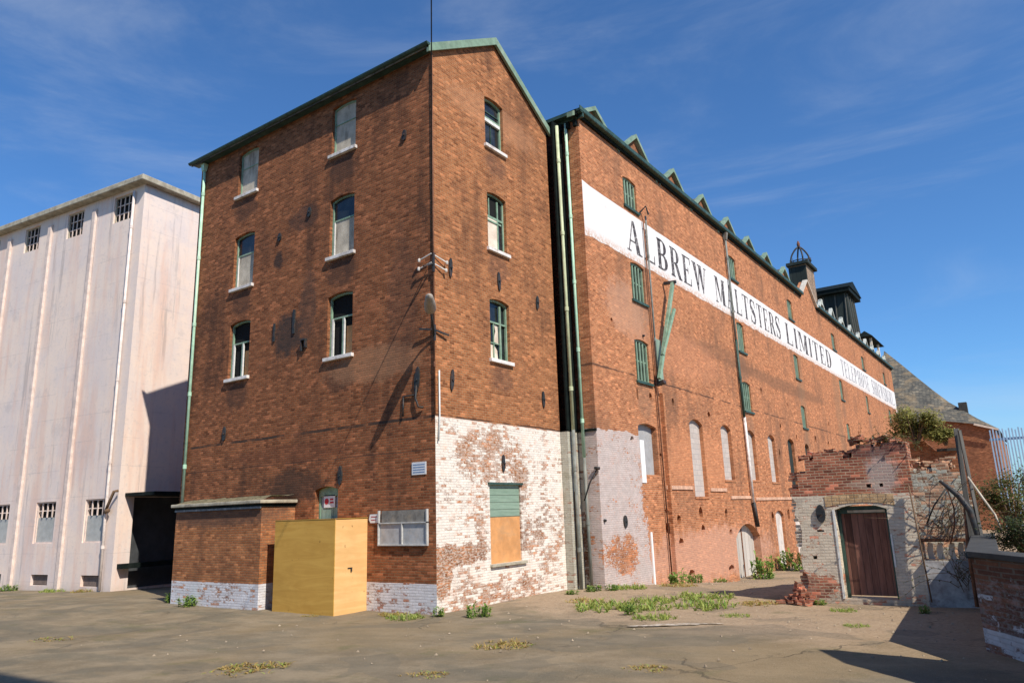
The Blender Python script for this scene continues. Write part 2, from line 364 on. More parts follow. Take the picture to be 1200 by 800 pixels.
m_greenboards = planks('grey_green_boards', (.16, .24, .19), (.34, .44, .36), .17, (.05, .06, .05))
m_greenhoriz = planks('green_horizontal_boards', (.16, .24, .18), (.30, .40, .31), .2, (.06, .08, .06), axis=1)
m_door = planks('red_brown_door', (.075, .032, .024), (.30, .14, .10), .15)
m_cartdoor = planks('grey_cart_door', (.42, .38, .33), (.54, .49, .43), .5, (.24, .20, .17))
m_dkboards = planks('blackened_boards', (.012, .02, .018), (.03, .042, .038), .4, (.005, .006, .006))
m_deadwood = planks('silvered_timber', (.09, .085, .075), (.20, .19, .17), .07, (.03, .03, .03))

def ply(name, base, dark):
    n = newm(name); p, u, vec = wall_uv(n)
    g = n.noise(vec=vec, scale=1.3, detail=9, rough=.65, dist=1.5, stretch=(.35, 2.6, 1)); b = n.noise(scale=.9, detail=5)
    c = n.mix(n.step(g, .35, .7), dark, base); c = n.mix(n.math('MULTIPLY', n.step(b, .45, .7), .35), c, tuple(q*.72 for q in dark))
    k = n.noise(scale=6, detail=2); c = n.mix(n.math('MULTIPLY', n.step(k, .70, .74), .6), c, (.20, .09, .03))
    return n.out(c, .75, bump=g, bstr=.08, spec=.2)
m_ply1 = ply('ochre_plywood_dim', (.62, .37, .085), (.52, .29, .06))  # darker copy of the sheets; weak sun on the front put into the colour
m_ply2 = ply('ochre_plywood_sunlit', (.80, .50, .22), (.70, .41, .16))  # paler copy of the same sheets; the side's sunlight put into the colour

def leafm(name, a, b):
    n = newm(name); nz = n.noise(scale=5, detail=3); oi = n.n('ShaderNodeObjectInfo').outputs['Random']
    c = n.mix(n.step(nz, .35, .65), a, b)
    n.out(c, .6, spec=.25)
    tr = n.n('ShaderNodeBsdfTranslucent'); n.put(tr.inputs[0], tuple(min(1, q*1.6) for q in b))
    mx = n.n('ShaderNodeMixShader'); mx.inputs[0].default_value = .25
    o = [q for q in n.t.nodes if q.type == 'OUTPUT_MATERIAL'][0]
    n.t.links.new(n.bsdf.outputs[0], mx.inputs[1]); n.t.links.new(tr.outputs[0], mx.inputs[2]); n.t.links.new(mx.outputs[0], o.inputs[0])
    return n.mat
m_leaf = leafm('weed_leaf', (.09, .18, .03), (.20, .31, .07))
m_leafy = leafm('yellow_weed_leaf', (.20, .26, .045), (.36, .40, .11))
m_dry = leafm('dry_grass', (.30, .21, .07), (.42, .29, .10))
m_bush = leafm('bush_leaf', (.07, .09, .025), (.20, .19, .06))
m_bud = leafm('buddleia_leaf', (.20, .22, .06), (.40, .38, .13))
m_bushd = leafm('dark_bush_leaf', (.035, .055, .018), (.10, .12, .035))
m_lowbush = leafm('dark_ivy_leaf', (.012, .022, .012), (.04, .055, .022))  # near-black green leaf colour of the low shrub
m_twig = plain('brown_twig', (.16, .10, .06), .9)

# ------------------------------------------------------------------ ground
def ground_mat():
    n = newm('yard_surface'); p = n.sep(n.pos())
    big = n.noise(scale=.14, detail=6, rough=.6); mid = n.noise(scale=.9, detail=8, rough=.68); fine = n.noise(scale=14, detail=6, rough=.75); st = n.noise(scale=.5, detail=7, rough=.65, stretch=(1, 2.2, 1))
    c = n.mix(n.step(mid, .32, .68), (.175, .138, .088), (.27, .215, .14))
    c = n.mix(n.math('MULTIPLY', n.step(st, .46, .62), .6), c, (.135, .122, .088))      # greyer asphalt
    c = n.mix(n.math('MULTIPLY', n.step(big, .5, .62), .55), c, (.255, .185, .10))          # dust
    # dusty earth of the mill yard beside the walls
    s = n.math('ADD', n.math('MULTIPLY', p[0], .35), n.math('MULTIPLY', p[1], 1.0))
    e = n.step(n.math('ADD', s, n.math('MULTIPLY', n.math('SUBTRACT', mid, .5), 5.0)), 0.8, 3.6)
    e = n.math('MULTIPLY', e, n.step(p[0], -1.5, .6))
    c = n.mix(n.math('MULTIPLY', e, .55), c, n.mix(n.step(fine, .35, .65), (.33, .225, .14), (.52, .38, .255)))
    # worn pale wheel line, moss tint, small dark stains
    c = n.mix(n.math('MULTIPLY', n.step(n.noise(scale=.55, detail=8, rough=.72), .56, .66), .45), c, (.10, .105, .045))
    c = n.mix(n.math('MULTIPLY', n.step(n.noise(scale=1.9, detail=8, rough=.75, stretch=(1, .6, 1)), .60, .68), .45), c, (.085, .068, .045))
    vo = n.n('ShaderNodeTexVoronoi', feature='DISTANCE_TO_EDGE')
    wv = n.n('ShaderNodeVectorMath', operation='ADD'); n.put(wv.inputs[0], n.pos())
    nn = n.n('ShaderNodeTexNoise'); nn.inputs['Scale'].default_value = 1.2; nn.inputs['Detail'].default_value = 6; n.put(nn.inputs['Vector'], n.pos())
    n.put(wv.inputs[1], nn.outputs[1]); n.put(vo.inputs['Vector'], wv.outputs[0]); vo.inputs['Scale'].default_value = .28
    crk = n.math('MULTIPLY', n.step(vo.outputs['Distance'], .009, .002), n.step(n.noise(scale=.3, detail=3), .52, .60))
    c = n.mix(n.math('MULTIPLY', crk, .5), c, (.045, .04, .03))
    c = n.mix(n.math('MULTIPLY', n.step(fine, .56, .72), .45), c, (.33, .27, .19))
    c = n.mix(n.math('MULTIPLY', n.step(fine, .43, .28), .5), c, (.07, .058, .04))
    h = n.math('SUBTRACT', n.math('ADD', fine, n.math('MULTIPLY', mid, .8)), crk)
    grv = n.noise(scale=45, detail=3, rough=.8)
    c = n.mix(n.math('MULTIPLY', n.step(grv, .58, .72), .55), c, (.42, .36, .27)); c = n.mix(n.math('MULTIPLY', n.step(grv, .42, .30), .5), c, (.06, .05, .035))
    pt = n.step(n.noise(scale=.42, detail=3, rough=.4, dist=.8), .575, .59)        # old repair patches with a firm edge
    c = n.mix(n.math('MULTIPLY', pt, .35), c, (.12, .11, .085))
    return n.out(c, .93, bump=n.math('ADD', h, n.math('MULTIPLY', grv, .5)), bstr=.6, bdist=.02, spec=.15)
m_ground = ground_mat()
def axis_vals(lo, hi, step, far, nfar):
    v = [lo+i*step for i in range(int(round((hi-lo)/step))+1)]
    for k in range(1, nfar+1):
        t = (k/nfar)**2.2*far; v.insert(0, lo-t); v.append(hi+t)
    return v
def build_ground():
    xs = axis_vals(-30, 22, .3, 500, 10); ys = axis_vals(-20, 40, .3, 500, 10)
    vs = []; fs = []
    for y in ys:
        for x in xs:
            near = -32 < x < 24 and -22 < y < 42
            dz = 0.0
            if near: dz = .03*(mnoise.noise(Vector((x*.35, y*.35, 0))))+.014*mnoise.noise(Vector((x*1.7, y*1.7, 3)))
            vs.append((x, y, zg(x, y)+dz))
    w = len(xs)
    for j in range(len(ys)-1):
        for i in range(w-1): fs.append((j*w+i, j*w+i+1, (j+1)*w+i+1, (j+1)*w+i))
    mb = MB(); mb.v = vs; mb.f = fs; mb.m = [0]*len(fs)
    o = mb.build('ground', m_ground, smooth=True, recalc=False); setp(o, kind='structure')
build_ground()
def spill():
    mb = MB(); c = (6.25, .1); pts = []
    for i in range(26):
        a = 2*math.pi*i/26; r = 1+.35*mnoise.noise(Vector((math.cos(a)*1.5, math.sin(a)*1.5, 2)))
        x = c[0]+math.cos(a)*.75*r+.2*math.sin(a); y = c[1]+math.sin(a)*.30*r+math.cos(a)*.42
        pts.append((x, y, zg(x, y)+.021))
    mb.add([(c[0], c[1], zg(*c)+.03)]+pts, [(0, i+1, (i+1) % 26+1) for i in range(26)])
    n = newm('white_dust'); f = n.noise(scale=6, detail=7, rough=.7)
    n.out(n.mix(n.step(f, .4, .62), (.27, .21, .14), (.56, .50, .42)), .95)
    setp(mb.build('dust_patch', n.mat, recalc=False), kind='stuff', label='thin pale patch of spilled white dust on the yard', cat='dust')
spill()

# ------------------------------------------------------------------ generic details
def sill(T, u0, u1, z, parent, name='sill', d=.10, h=.11, m=None):
    return MB().box(T, u0-.08, u1+.08, -.12, d, z-h, z).build(name, m or m_sill, parent, bevel=.01)

def anchor(T, u, z, parent, h=.62, w=.14, d0=.0, m=None):
    """wrought iron pattress plate: tapering spear shape, slightly tilted"""
    a = random.uniform(-.12, .12); pts = []
    for i in range(14):
        t = 2*math.pi*i/14; x = math.cos(t)*w/2*(1 if abs(math.sin(t)) < .8 else .8); y = math.sin(t)*h/2
        pts.append((u+x*math.cos(a)-y*math.sin(a), z+x*math.sin(a)+y*math.cos(a)))
    mb = MB().panel(T, pts, d=d0+.05, depth=.045)
    mb.tube([T(u, d0, z), T(u, d0+.09, z)], .035, 8)
    return mb.build('anchor_plate', m or m_iron, parent)

def hole_mark(T, u, z, parent, w=.2, h=.25):
    """putlog hole / knocked-out brick: shallow dark recessed patch edged with broken brick"""
    pass

def frame_win(T, u0, u1, z0, z1, parent, style, dd=-.11, fm=None, rise=.08, name='window', with_sill=True, label=None):
    """timber window set back in its opening; frame is the part, the rest are its sub-parts"""
    fm = fm or m_green; w = .055; mb = MB()
    mb.panel(T, arch(u0, u1, z0, z1, rise), [arch(u0+w, u1-w, z0+w, z1-w, rise)], d=dd, depth=.07)
    zm = z0+(z1-z0)*.62; um = (u0+u1)/2; U0, U1, Z0, Z1 = u0+w, u1-w, z0+w, z1-w
    if style in ('split', 'broken', 'sash'): mb.box(T, U0, U1, dd-.055, dd-.01, zm-.025, zm+.025)
    if style == 'broken':
        mb.box(T, um-.02, um+.02, dd-.055, dd-.01, Z0, zm-.025)
    wi = mb.build(name, fm, parent)
    if label: wi['label'] = label
    top = arch(U0, U1, zm+.025, Z1, rise); bot = rect(U0, U1, Z0, zm-.025)
    if style == 'board':
        MB().panel(T, arch(U0, U1, Z0, Z1, rise), d=dd-.035, depth=.02).build('board', m_boardw, wi)
        b = MB(); b.box(T, U0, U1, dd-.034, dd-.012, zm, zm+.03); b.build('glazing_bar', m_green, wi)
    elif style == 'split':
        MB().panel(T, top, d=dd-.04, depth=.015).build('pane', m_glass, wi)
        MB().panel(T, bot, d=dd-.03, depth=.02).build('board', m_boardw, wi)
        MB().box(T, U0+.03, U0+.07, dd-.029, dd+.0, Z0, zm-.03).build('glazing_bar', m_whitep, wi)
    elif style == 'cream':
        zc = z0+(z1-z0)*.58
        MB().panel(T, arch(U0, U1, zc, Z1, rise), d=dd-.05, depth=.015).build('pane', m_void, wi)
        MB().box(T, U0, U0+(U1-U0)*.66, dd-.04, dd-.01, Z0, zc).build('board', m_boardc, wi)
        MB().box(T, U0+(U1-U0)*.68, U1, dd-.06, dd-.03, Z0, zc).build('pane', m_glass, wi)
        b = MB(); b.box(T, U0+(U1-U0)*.66, U0+(U1-U0)*.72, dd-.028, dd+.01, Z0, Z1-.12); b.box(T, U0, U1, dd-.03, dd, zc-.02, zc+.05)
        b.box(T, U0+.17, U0+.21, dd-.04, dd-.01, zc+.05, Z1-.1); b.box(T, U0+.02, U1-.1, dd+.0, dd+.02, zc-.15, zc-.10); b.build('glazing_bar', m_green, wi)
    elif style == 'sash':
        MB().panel(T, arch(U0, U1, Z0, Z1, rise), d=dd-.06, depth=.015).build('pane', m_glass, wi)
        b = MB(); b.box(T, U0, U1, dd-.05, dd+.02, zm-.17, zm-.06); b.build('glazing_bar', m_whitep, wi)
        b = MB(); b.box(T, U0, U1, dd-.058, dd-.03, Z1-.42, Z1-.39); b.box(T, um-.012, um+.012, dd-.058, dd-.03, Z0, zm-.2); b.build('glazing_bar', m_dkgreen, wi)
    elif style == 'broken':
        MB().panel(T, arch(U0, U1, Z0, Z1, rise), d=dd-.09, depth=.015).build('pane', m_void, wi)
        b = MB(); b.box(T, U0+.03, U0+.10, dd-.05, dd+.0, Z0, zm); b.box(T, um+.05, um+.09, dd-.05, dd+.0, Z0, zm-.03); b.build('glazing_bar', m_whitep, wi)
        b = MB(); b.box(T, um+.12, U1-.02, dd-.085, dd-.065, Z0, zm-.3); b.build('board', m_boardo, wi)
    elif style == 'ragged':
        MB().panel(T, arch(U0, U1, Z0, Z1, rise), d=dd-.09, depth=.015).build('pane', m_glass, wi)
        b = MB()
        b.box(T, U0, U1, dd-.055, dd-.01, zm-.02, zm+.03); b.box(T, um+.14, um+.20, dd-.055, dd-.0, Z0, Z1-.1)
        b.box(T, um-.17, um-.14, dd-.055, dd-.02, Z0, zm); b.box(T, U0, um+.14, dd-.055, dd-.02, Z0+.48, Z0+.51); b.build('glazing_bar', m_green, wi)
        b = MB()
        b.panel(T, [(U0, Z0+.15), (U0+.20, Z0), (um-.16, Z0+.05), (um-.15, Z0+.46), (U0, Z0+.44)], d=dd-.06, depth=.01)
        b.panel(T, [(um-.13, Z0+.55), (um+.12, Z0+.52), (um+.1, zm-.05), (um-.08, zm-.02), (um-.02, zm-.25)], d=dd-.06, depth=.01)
        b.panel(T, [(um-.10, Z0+.02), (um+.08, Z0+.02), (um+.05, Z0+.30), (um-.08, Z0+.42)], d=dd-.06, depth=.01)
        b.build('torn_paper', m_boardc, wi)
    if with_sill: sill(T, u0, u1, z0+.005, wi)
    return wi

def pipe_line(name, pts, r, mat, parent, T=None, collar=2.4, brk=True):
    o = MB().tube(pts, r, 10).build(name, mat, parent, smooth=True)
    mb = MB()
    for a, b in zip(pts[:-1], pts[1:]):
        a = Vector(a); b = Vector(b); L = (b-a).length; k = int(L//collar)
        for i in range(k):
            q = a+(b-a)*((i+.5)/k); d = (b-a).normalized()
            MB().tube([q-d*.07, q+d*.07], r*1.28, 10).build('collar', mat, o)
    return o

# ------------------------------------------------------------------ brick tower
tower = thing('brick_tower', 'tall gabled brick block at the near corner with whitewashed base and green bargeboard', 'building', (0, 0, 0))
W = -11.85; D = 6.27; EAVE = 15.86; RZ = 17.72
A, B = TA(0), TB(0)
winA = []
for (z0, z1, st) in ((13.78, 15.55, 'board'), (10.27, 12.27, 'split'), (7.05, 9.05, 'broken')):
    for (u0, u1) in ((-9.42, -8.27), (-4.36, -3.24)): winA.append((u0, u1, z0, z1, st))
doorA = (-4.72, -3.72, -.1, 3.22)
winB = [(2.55, 3.55, 13.82, 15.60, 'sash'), (2.56, 3.56, 10.32, 12.24, 'cream'), (2.54, 3.56, 6.80, 8.72, 'ragged')]
mb = MB()
mb.panel(A, rect(W, 0, -1, EAVE), [arch(a, b, c, d, .08) for a, b, c, d, s in winA]+[arch(*doorA, .1)], d=0, depth=.35, m=0)
mb.build('wall', [m_towA], tower)
mb = MB()
mb.panel(B, [(0.0, -1), (D, -1), (D, EAVE+.05), (3.12, RZ), (0.0, EAVE)], [arch(a, b, c, d, .08) for a, b, c, d, s in winB]+[rect(2.30, 3.82, .92, 3.10)], d=0.002, depth=.35, back=False, rim=False)
mb.build('wall', [m_towB], tower)
mb = MB()
mb.panel(TB(W+.35), [(0.352, -1), (D, -1), (D, EAVE+.05), (3.12, RZ), (0.352, EAVE)], d=0, depth=.35)
mb.box(TA(D), W+.36, -.36, -.3, 0, -1, EAVE)
mb.build('wall', [m_towA], tower)
# roof
mb = MB(); ov = .30
def slope(x0, x1, y0, z0, y1, z1, t=.09):
    mb.add([(x0, y0, z0), (x1, y0, z0), (x1, y1, z1), (x0, y1, z1), (x0, y0, z0-t), (x1, y0, z0-t), (x1, y1, z1-t), (x0, y1, z1-t)],
           [(0,1,2,3), (7,6,5,4), (0,4,5,1), (1,5,6,2), (2,6,7,3), (3,7,4,0)])
pit = (RZ-EAVE)/3.12
slope(W-.25, .14, -ov, EAVE+.13-ov*pit, 3.12, RZ+.13); slope(W-.25, .14, D+.12, EAVE+.13-.12*pit, 3.12, RZ+.13)
mb.build('roof', m_slate, tower)
mb = MB()
for y0, z0 in ((-ov, EAVE+.10-ov*pit), (D+.12, EAVE+.10-.12*pit)):
    y1, z1 = 3.12, RZ+.16
    mb.add([(x, y, z+dz) for x in (.06, .15) for (y, z) in ((y0, z0), (y1, z1)) for dz in (-.20, .07)],
           [(0,1,3,2), (4,6,7,5), (0,4,5,1), (2,3,7,6), (0,2,6,4), (1,5,7,3)])
mb.build('bargeboard', m_barge, tower)
mb = MB(); mb.box(TA(0), W-.22, .055, .0, .24, EAVE-.09, EAVE-.05); mb.box(TA(0), W-.22, .055, .20, .23, EAVE-.09, EAVE+.02)
mb.build('soffit', m_dkgreen, tower)
mb = MB()
n = 7
for i in range(n):
    a0 = math.pi+math.pi*i/n; a1 = math.pi+math.pi*(i+1)/n; r = .085; cy, cz = -.325, EAVE+.0
    mb.add([(x, cy+math.cos(a)*r, cz+math.sin(a)*r) for x in (W-.32, .16) for a in (a0, a1)], [(0, 1, 3, 2)])
mb.add([(W-.32, cy+math.cos(math.pi+math.pi*i/n)*r, cz+math.sin(math.pi+math.pi*i/n)*r) for i in range(n+1)], [tuple(range(n+1))])
mb.add([(.16, cy+math.cos(math.pi+math.pi*i/n)*r, cz+math.sin(math.pi+math.pi*i/n)*r) for i in range(n+1)], [tuple(range(n+1))])
g = mb.build('gutter', m_dkgreen, tower, recalc=False)
for (a, b, c, d, s) in winA: frame_win(A, a, b, c, d, tower, s)
for (a, b, c, d, s) in winB: frame_win(B, a, b, c, d, tower, s)
# boarded opening low on the gable side
bo = MB().box(B, 2.30, 3.82, -.09, -.05, .92, 2.19).build('boarded_window', m_boardo, tower); bo['label'] = 'boarded window with green upper boards and orange lower board'
MB().box(B, 2.30, 3.82, -.10, -.045, 2.193, 3.10).build('upper_board', m_greenhoriz, bo)
MB().box(B, 2.22, 3.92, .005, .06, 3.10, 3.16).build('drip_strip', m_dkgreen, bo)
MB().box(B, 2.25, 3.98, -.1, .09, .84, .918).build('sill', m_conc, bo, bevel=.01)
# door behind the hoarding
dr = MB().panel(A, arch(doorA[0], doorA[1], doorA[2], doorA[3], .1), [rect(doorA[0]+.07, doorA[1]-.07, 0, 2.95)], d=-.16, depth=.07).build('door', m_green, tower)
MB().box(A, doorA[0]+.07, doorA[1]-.07, -.22, -.18, 0, 2.62).build('leaf', m_greenboards, dr)
MB().box(A, doorA[0]+.07, doorA[1]-.07, -.23, -.21, 2.62, 2.95).build('pane', plain('hazy_fanlight', (.34, .36, .42), .4), dr)
ns = MB().box(A, -4.50, -4.02, -.178, -.16, 2.62, 2.98).build('warning_notice', plain('notice_white', (.74, .72, .72), .5, .05), dr)
mb = MB(); mb.panel(A, [(-4.38+.09*math.cos(t*.63)+0, 2.80+.09*math.sin(t*.63)) for t in range(10)], d=-.155, depth=.004)
mb.box(A, -4.24, -4.08, -.16, -.155, 2.74, 2.79); mb.box(A, -4.24, -4.10, -.16, -.155, 2.83, 2.88)
mb.build('red_print', plain('red_print', (.55, .03, .04), .5, .05), ns)
# pattresses
for (u, z, h) in ((.69, 9.16, .6), (5.18, 9.09, .5), (3.03, 9.32, .62), (.69, 5.91, .62), (5.30, 5.85, .55), (2.98, 3.72, .5)): anchor(B, u, z, tower, h=h)
for (u, z, h) in ((-.62, 5.9, .75), (-3.62, 3.5, .55), (-6.85, 11.6, .3), (-9.4, 5.2, .5), (-1.1, 13.4, .35), (-5.35, 12.1, .35)): anchor(A, u, z, tower, h=h, w=.17)
mb = MB(); mb.tube([(-.62, -.05, 5.75), (-.64, -.07, 5.4), (-.52, -.08, 5.15), (-.38, -.05, 5.12)], .03, 6); mb.tube([(-1.12, -.03, 5.5), (-1.12, -.05, 4.95)], .025, 6); mb.tube([(-1.15, -.03, 5.5), (-.7, -.04, 5.5)], .02, 6)
mb.build('iron_hook', m_iron, tower, smooth=True)
# abandoned service box between the lower windows
mb = MB(); mb.box(A, -5.50, -5.28, .0, .12, 7.78, 7.83); mb.box(A, -5.50, -5.46, .0, .10, 7.45, 7.779); mb.box(A, -5.32, -5.28, .0, .10, 7.55, 7.779); mb.build('vent_box', m_iron, tower)
MB().box(A, -6.0, -5.9, .0, .04, 8.1, 8.9).build('slate_strip', m_iron, tower); MB().box(A, -6.98, -6.9, .0, .04, 8.0, 8.6).build('slate_strip', m_iron, tower)
# pipes on the tower
hop = pipe_line('drainpipe', [(-11.52, -.09, EAVE-.08), (-11.52, -.09, 2.95)], .052, m_pipe, tower)
MB().bar((-11.52, -.11, EAVE-.14), (-11.52, -.11, EAVE-.42), .24, .18, w1=.13, h1=.13).build('hopper', m_pipe, hop)
pipe_line('conduit', [(.03, -.04, 15.7), (.03, -.04, 4.9)], .022, m_rust, tower, brk=False)
pipe_line('conduit', [(.055, .12, 6.1), (.055, .12, 4.85), (.05, .07, 4.2)], .022, m_whitep, tower, brk=False)

# ------------------------------------------------------------------ porch
porch = thing('brick_porch', 'low flat-roofed brick porch with whitewashed plinth at the foot of the tower', 'porch', (-7.8, -.6, -.2))
px0, px1, py = -10.0, -5.60, -1.18
mb = MB(); mb.panel(TA(py), rect(px0, px1, -.8, 2.70), d=0, depth=.23)
mb.panel(TB(px1), [(py+.231, -.8), (-.003, -.8), (-.003, 2.70), (py+.231, 2.70)], d=-.001, depth=.23); mb.panel(TB(px0+.23), [(py+.231, -.8), (-.003, -.8), (-.003, 2.70), (py+.231, 2.70)], d=0, depth=.23)
mb.build('wall', m_porch, porch)
mb = MB(); mb.box(TA(py), px0-.03, px1+.03, -1.175, .035, 2.702, 2.80); mb.build('band', m_black, porch)
mb = MB(); mb.box(TA(py), px0-.02, px1+.02, .036, .05, 2.66, 2.72); mb.build('flashing', plain('lead', (.16, .17, .18), .6, .3, 9, dirt=(.4, .4, .38), dirt_amt=.7), porch)
mb = MB(); mb.box(TA(py), px0-.12, px1+.12, -1.175, .14, 2.801, 2.90); mb.build('coping', m_conc, porch, bevel=.02)
mb = MB(); random.seed(3)
vs = []; nx = 24
for i in range(nx+1):
    for j in range(5):
        x = px0-.05+(px1-px0+.1)*i/nx; y = py+.0+1.12*j/4
        vs.append((x, y, 2.905+(.0 if j in (0,) else .05+.07*mnoise.noise(Vector((x*3, y*3, 1)))+.10*j/4)))
mb.add(vs, [(i*5+j, (i+1)*5+j, (i+1)*5+j+1, i*5+j+1) for i in range(nx) for j in range(4)])
mb.build('moss', plain('mossy_debris', (.16, .14, .08), .95, .5, 9, dirt=(.30, .24, .15)), porch, smooth=True)

# ------------------------------------------------------------------ plywood hoarding
hb = thing('plywood_hoarding', 'box of ochre plywood sheets closing off the tower doorway', 'hoarding', (-3.75, -.6, -.15))
MB().box(TA(-1.16), -4.98, -2.50, -.018, 0, -.18, 2.29).build('front_panel', m_ply1, hb)
MB().box(TB(-2.50), -1.141, -.004, -.018, 0, -.14, 2.27).build('side_panel', m_ply2, hb)
MB().box(TB(-4.96), -1.141, -.004, -.018, 0, -.18, 2.27).build('side_panel', m_ply1, hb)
mb = MB()
for (x, y) in ((-4.90, -1.08), (-2.58, -1.08), (-4.9, -.05), (-2.58, -.05)): mb.box(ID, x-.04, x+.04, y-.04, y+.04, -.18, 2.24)
mb.box(ID, -4.93, -2.55, -1.12, -1.07, 2.16, 2.25); mb.build('frame', plain('raw_timber', (.5, .34, .18), .8), hb)
mb = MB(); mb.box(TB(-2.5), -.70, -.54, .001, .015, 1.00, 1.025); mb.box(TB(-2.5), -.60, -.565, .001, .035, .92, 1.0); mb.build('hasp', m_iron, hb)
MB().box(TA(0), -4.99, -2.49, .0, 1.17, 2.292, 2.305).build('lid', m_ply1, hb)

# ------------------------------------------------------------------ boards and lantern on the tower
nb = thing('notice_board', 'glazed notice board with metal frame and weathered grey header beside the hoarding', 'notice board', (-1.12, -.05, 1.55))
mb = MB(); u0, u1, z0, z1 = -2.02, -.24, 1.55, 2.47
for q in ((u0, u1, z0, z0+.04), (u0, u1, 2.12, 2.15), (u0, u0+.035, z0+.04, z1), (u1-.035, u1, z0+.04, z1), (-1.15, -1.12, z0+.04, 2.12)): mb.box(A, q[0], q[1], .02, .09, q[2], q[3])
mb.build('frame', plain('aluminium_frame', (.50, .50, .48), .5, .2, 8), nb)
MB().box(A, u0+.03, u1-.03, .02, .045, z0+.04, 2.12).build('glass', plain('faded_notice_panel', (.36, .37, .38), .3, .2, 5, dirt=(.5, .46, .42), dirt_amt=.6, spec=.5), nb)
MB().box(A, u0+.12, u1-.03, .02, .06, 2.15, 2.46).build('header', plain('mildewed_header', (.20, .19, .17), .85, .35, 5, dirt=(.34, .28, .20), dirt_amt=.6), nb)
sg = thing('wall_sign', 'narrow white arrow-ended sign with red lines left of the notice board', 'sign', (-2.2, -.03, 2.2))
MB().panel(A, [(-2.42, 2.24), (-2.36, 2.15), (-2.04, 2.15), (-2.04, 2.38), (-2.38, 2.38)], d=.03, depth=.02).build('panel', plain('sign_white', (.72, .70, .68), .5, .05), sg)
mb = MB(); mb.box(A, -2.33, -2.10, .031, .034, 2.30, 2.325); mb.box(A, -2.33, -2.14, .031, .034, 2.22, 2.24); mb.build('print', plain('red_sign_print', (.40, .04, .05), .5), sg)
sq = thing('enamel_plate', 'small square white plate with blue ruled lines high beside the tower corner', 'sign', (-.56, -.03, 3.4))
MB().box(A, -.82, -.32, .003, .025, 3.36, 3.69).build('panel', plain('plate_white', (.66, .68, .70), .4, .06), sq)
mb = MB()
for k in range(4): mb.box(A, -.78, -.36, .026, .028, 3.41+k*.066, 3.435+k*.066)
mb.build('print', plain('blue_print', (.14, .24, .42), .5), sq)

lamp = thing('street_lantern', 'grey bulkhead street lantern on a thin iron arm at the tower corner', 'lamp', (.02, -.02, 7.0))
MB().tube([(.02, -.04, 7.02), (.15, -.25, 7.40), (.27, -.46, 7.60)], .028, 8).build('arm', m_iron, lamp, smooth=True)
mb = MB(); d = Vector((.62, -.75, .16)).normalized(); p0 = Vector((.24, -.42, 7.57))
ps = [p0, p0+d*.10, p0+d*.22, p0+d*.55, p0+d*.95, p0+d*1.08]; mb.tube(ps, [.045, .09, .155, .15, .10, .02], 12)
mb.build('lantern_head', plain('lantern_grey', (.33, .29, .24), .5, .15), lamp, smooth=True)
mb = MB(); mb.bar((-.42, -.14, 7.28), (.06, -.06, 7.20), .035, .05); mb.bar((.04, -.06, 7.20), (.12, .46, 7.12), .035, .05); mb.bar((.03, -.03, 6.9), (.03, -.03, 7.35), .05, .06)
mb.build('bracket', m_iron, lamp)
cb = thing('cable_bracket', 'iron bracket with four white insulators holding the overhead cable at the tower corner', 'bracket', (.02, -.02, 9.2))
MB().bar((.03, -.05, 8.85), (.03, -.05, 9.4), .06, .06).bar((.03, -.05, 9.1), (-.05, -.38, 8.95), .04, .04).build('arm', m_iron, cb)
for (a, b) in (((-.45, -.10, 9.28), (.0, -.10, 9.38)), ((-.45, -.12, 9.02), (.0, -.1, 9.12)), ((.03, -.06, 9.36), (.12, .42, 9.22)), ((.03, -.06, 9.10), (.12, .38, 8.98))):
    mb = MB(); mb.bar(a, b, .025, .03); e = Vector(a) if a[0] < -.2 else Vector(b); mb.tube([e-Vector((0, 0, .05)), e, e+Vector((0, 0, .05))], [.035, .045, .03], 8)
    mb.build('insulator', plain('porcelain', (.62, .58, .52), .3), cb)
oc = MB(); pts = []; P0 = Vector((.04, -.12, 9.3)); P1 = Vector((11.3, -12.82, 17.5))
for i in range(25):
    t = i/24; q = P0.lerp(P1, t); q.z -= 1.1*math.sin(math.pi*t)*1.0; pts.append(q)
oc.tube(pts, .014, 6); o = oc.build('overhead_cable', m_iron, smooth=True, origin=(.04, -.12, 9.3)); setp(o, 'thin black cable hanging from the sky to the tower corner bracket', 'cable')

# ------------------------------------------------------------------ mill
mill = thing('malting_mill', 'long five-storey brick mill with a white painted name band across its front', 'building', (1, 40, -1))
C = TB(1.0); M0, M1 = 6.95, 75.75; ET = 16.52
rows = [[(10.36, 11.54, 14.11, 15.41), (22.6, 23.8, 14.1, 15.42), (33.85, 35.05, 14.1, 15.45), (46.3, 47.5, 14.05, 15.4), (58.2, 59.5, 14.1, 15.35), (69.5, 70.7, 14.1, 15.35)],
        [(10.5, 11.72, 10.22, 11.80), (22.9, 24.0, 10.15, 11.76), (33.85, 34.95, 10.1, 11.72), (47.0, 48.1, 10.1, 11.72), (57.7, 58.7, 10.05, 11.6), (69.8, 71.2, 9.9, 11.45)],
        [(10.37, 11.60, 7.0, 8.66), (22.8, 24.1, 7.0, 8.55), (34.1, 35.2, 6.95, 8.4), (47.6, 48.7, 6.85, 8.3), (58.1, 59.3, 6.85, 8.0)]]
tall = [(15.15, 16.65, 2.7, 5.98), (18.92, 20.3, 3.45, 6.02), (22.55, 23.95, 3.5, 6.02), (26.2, 27.5, 3.45, 6.02), (30.1, 31.45, 2.9, 6.04), (33.95, 34.95, 3.9, 5.95), (43.4, 45.0, 3.6, 5.95), (48.6, 50.2, 3.6, 5.9), (52.5, 54.0, 3.6, 5.9)]
w0 = (10.15, 11.75, 3.50, 5.40)
cart = (19.6, 23.1, -1.6, 1.42)
low = [(26.1, 27.6, -.95, 1.95), (29.8, 31.3, -.5, 1.85)]
gb = (37.7, 42.0, 18.05)
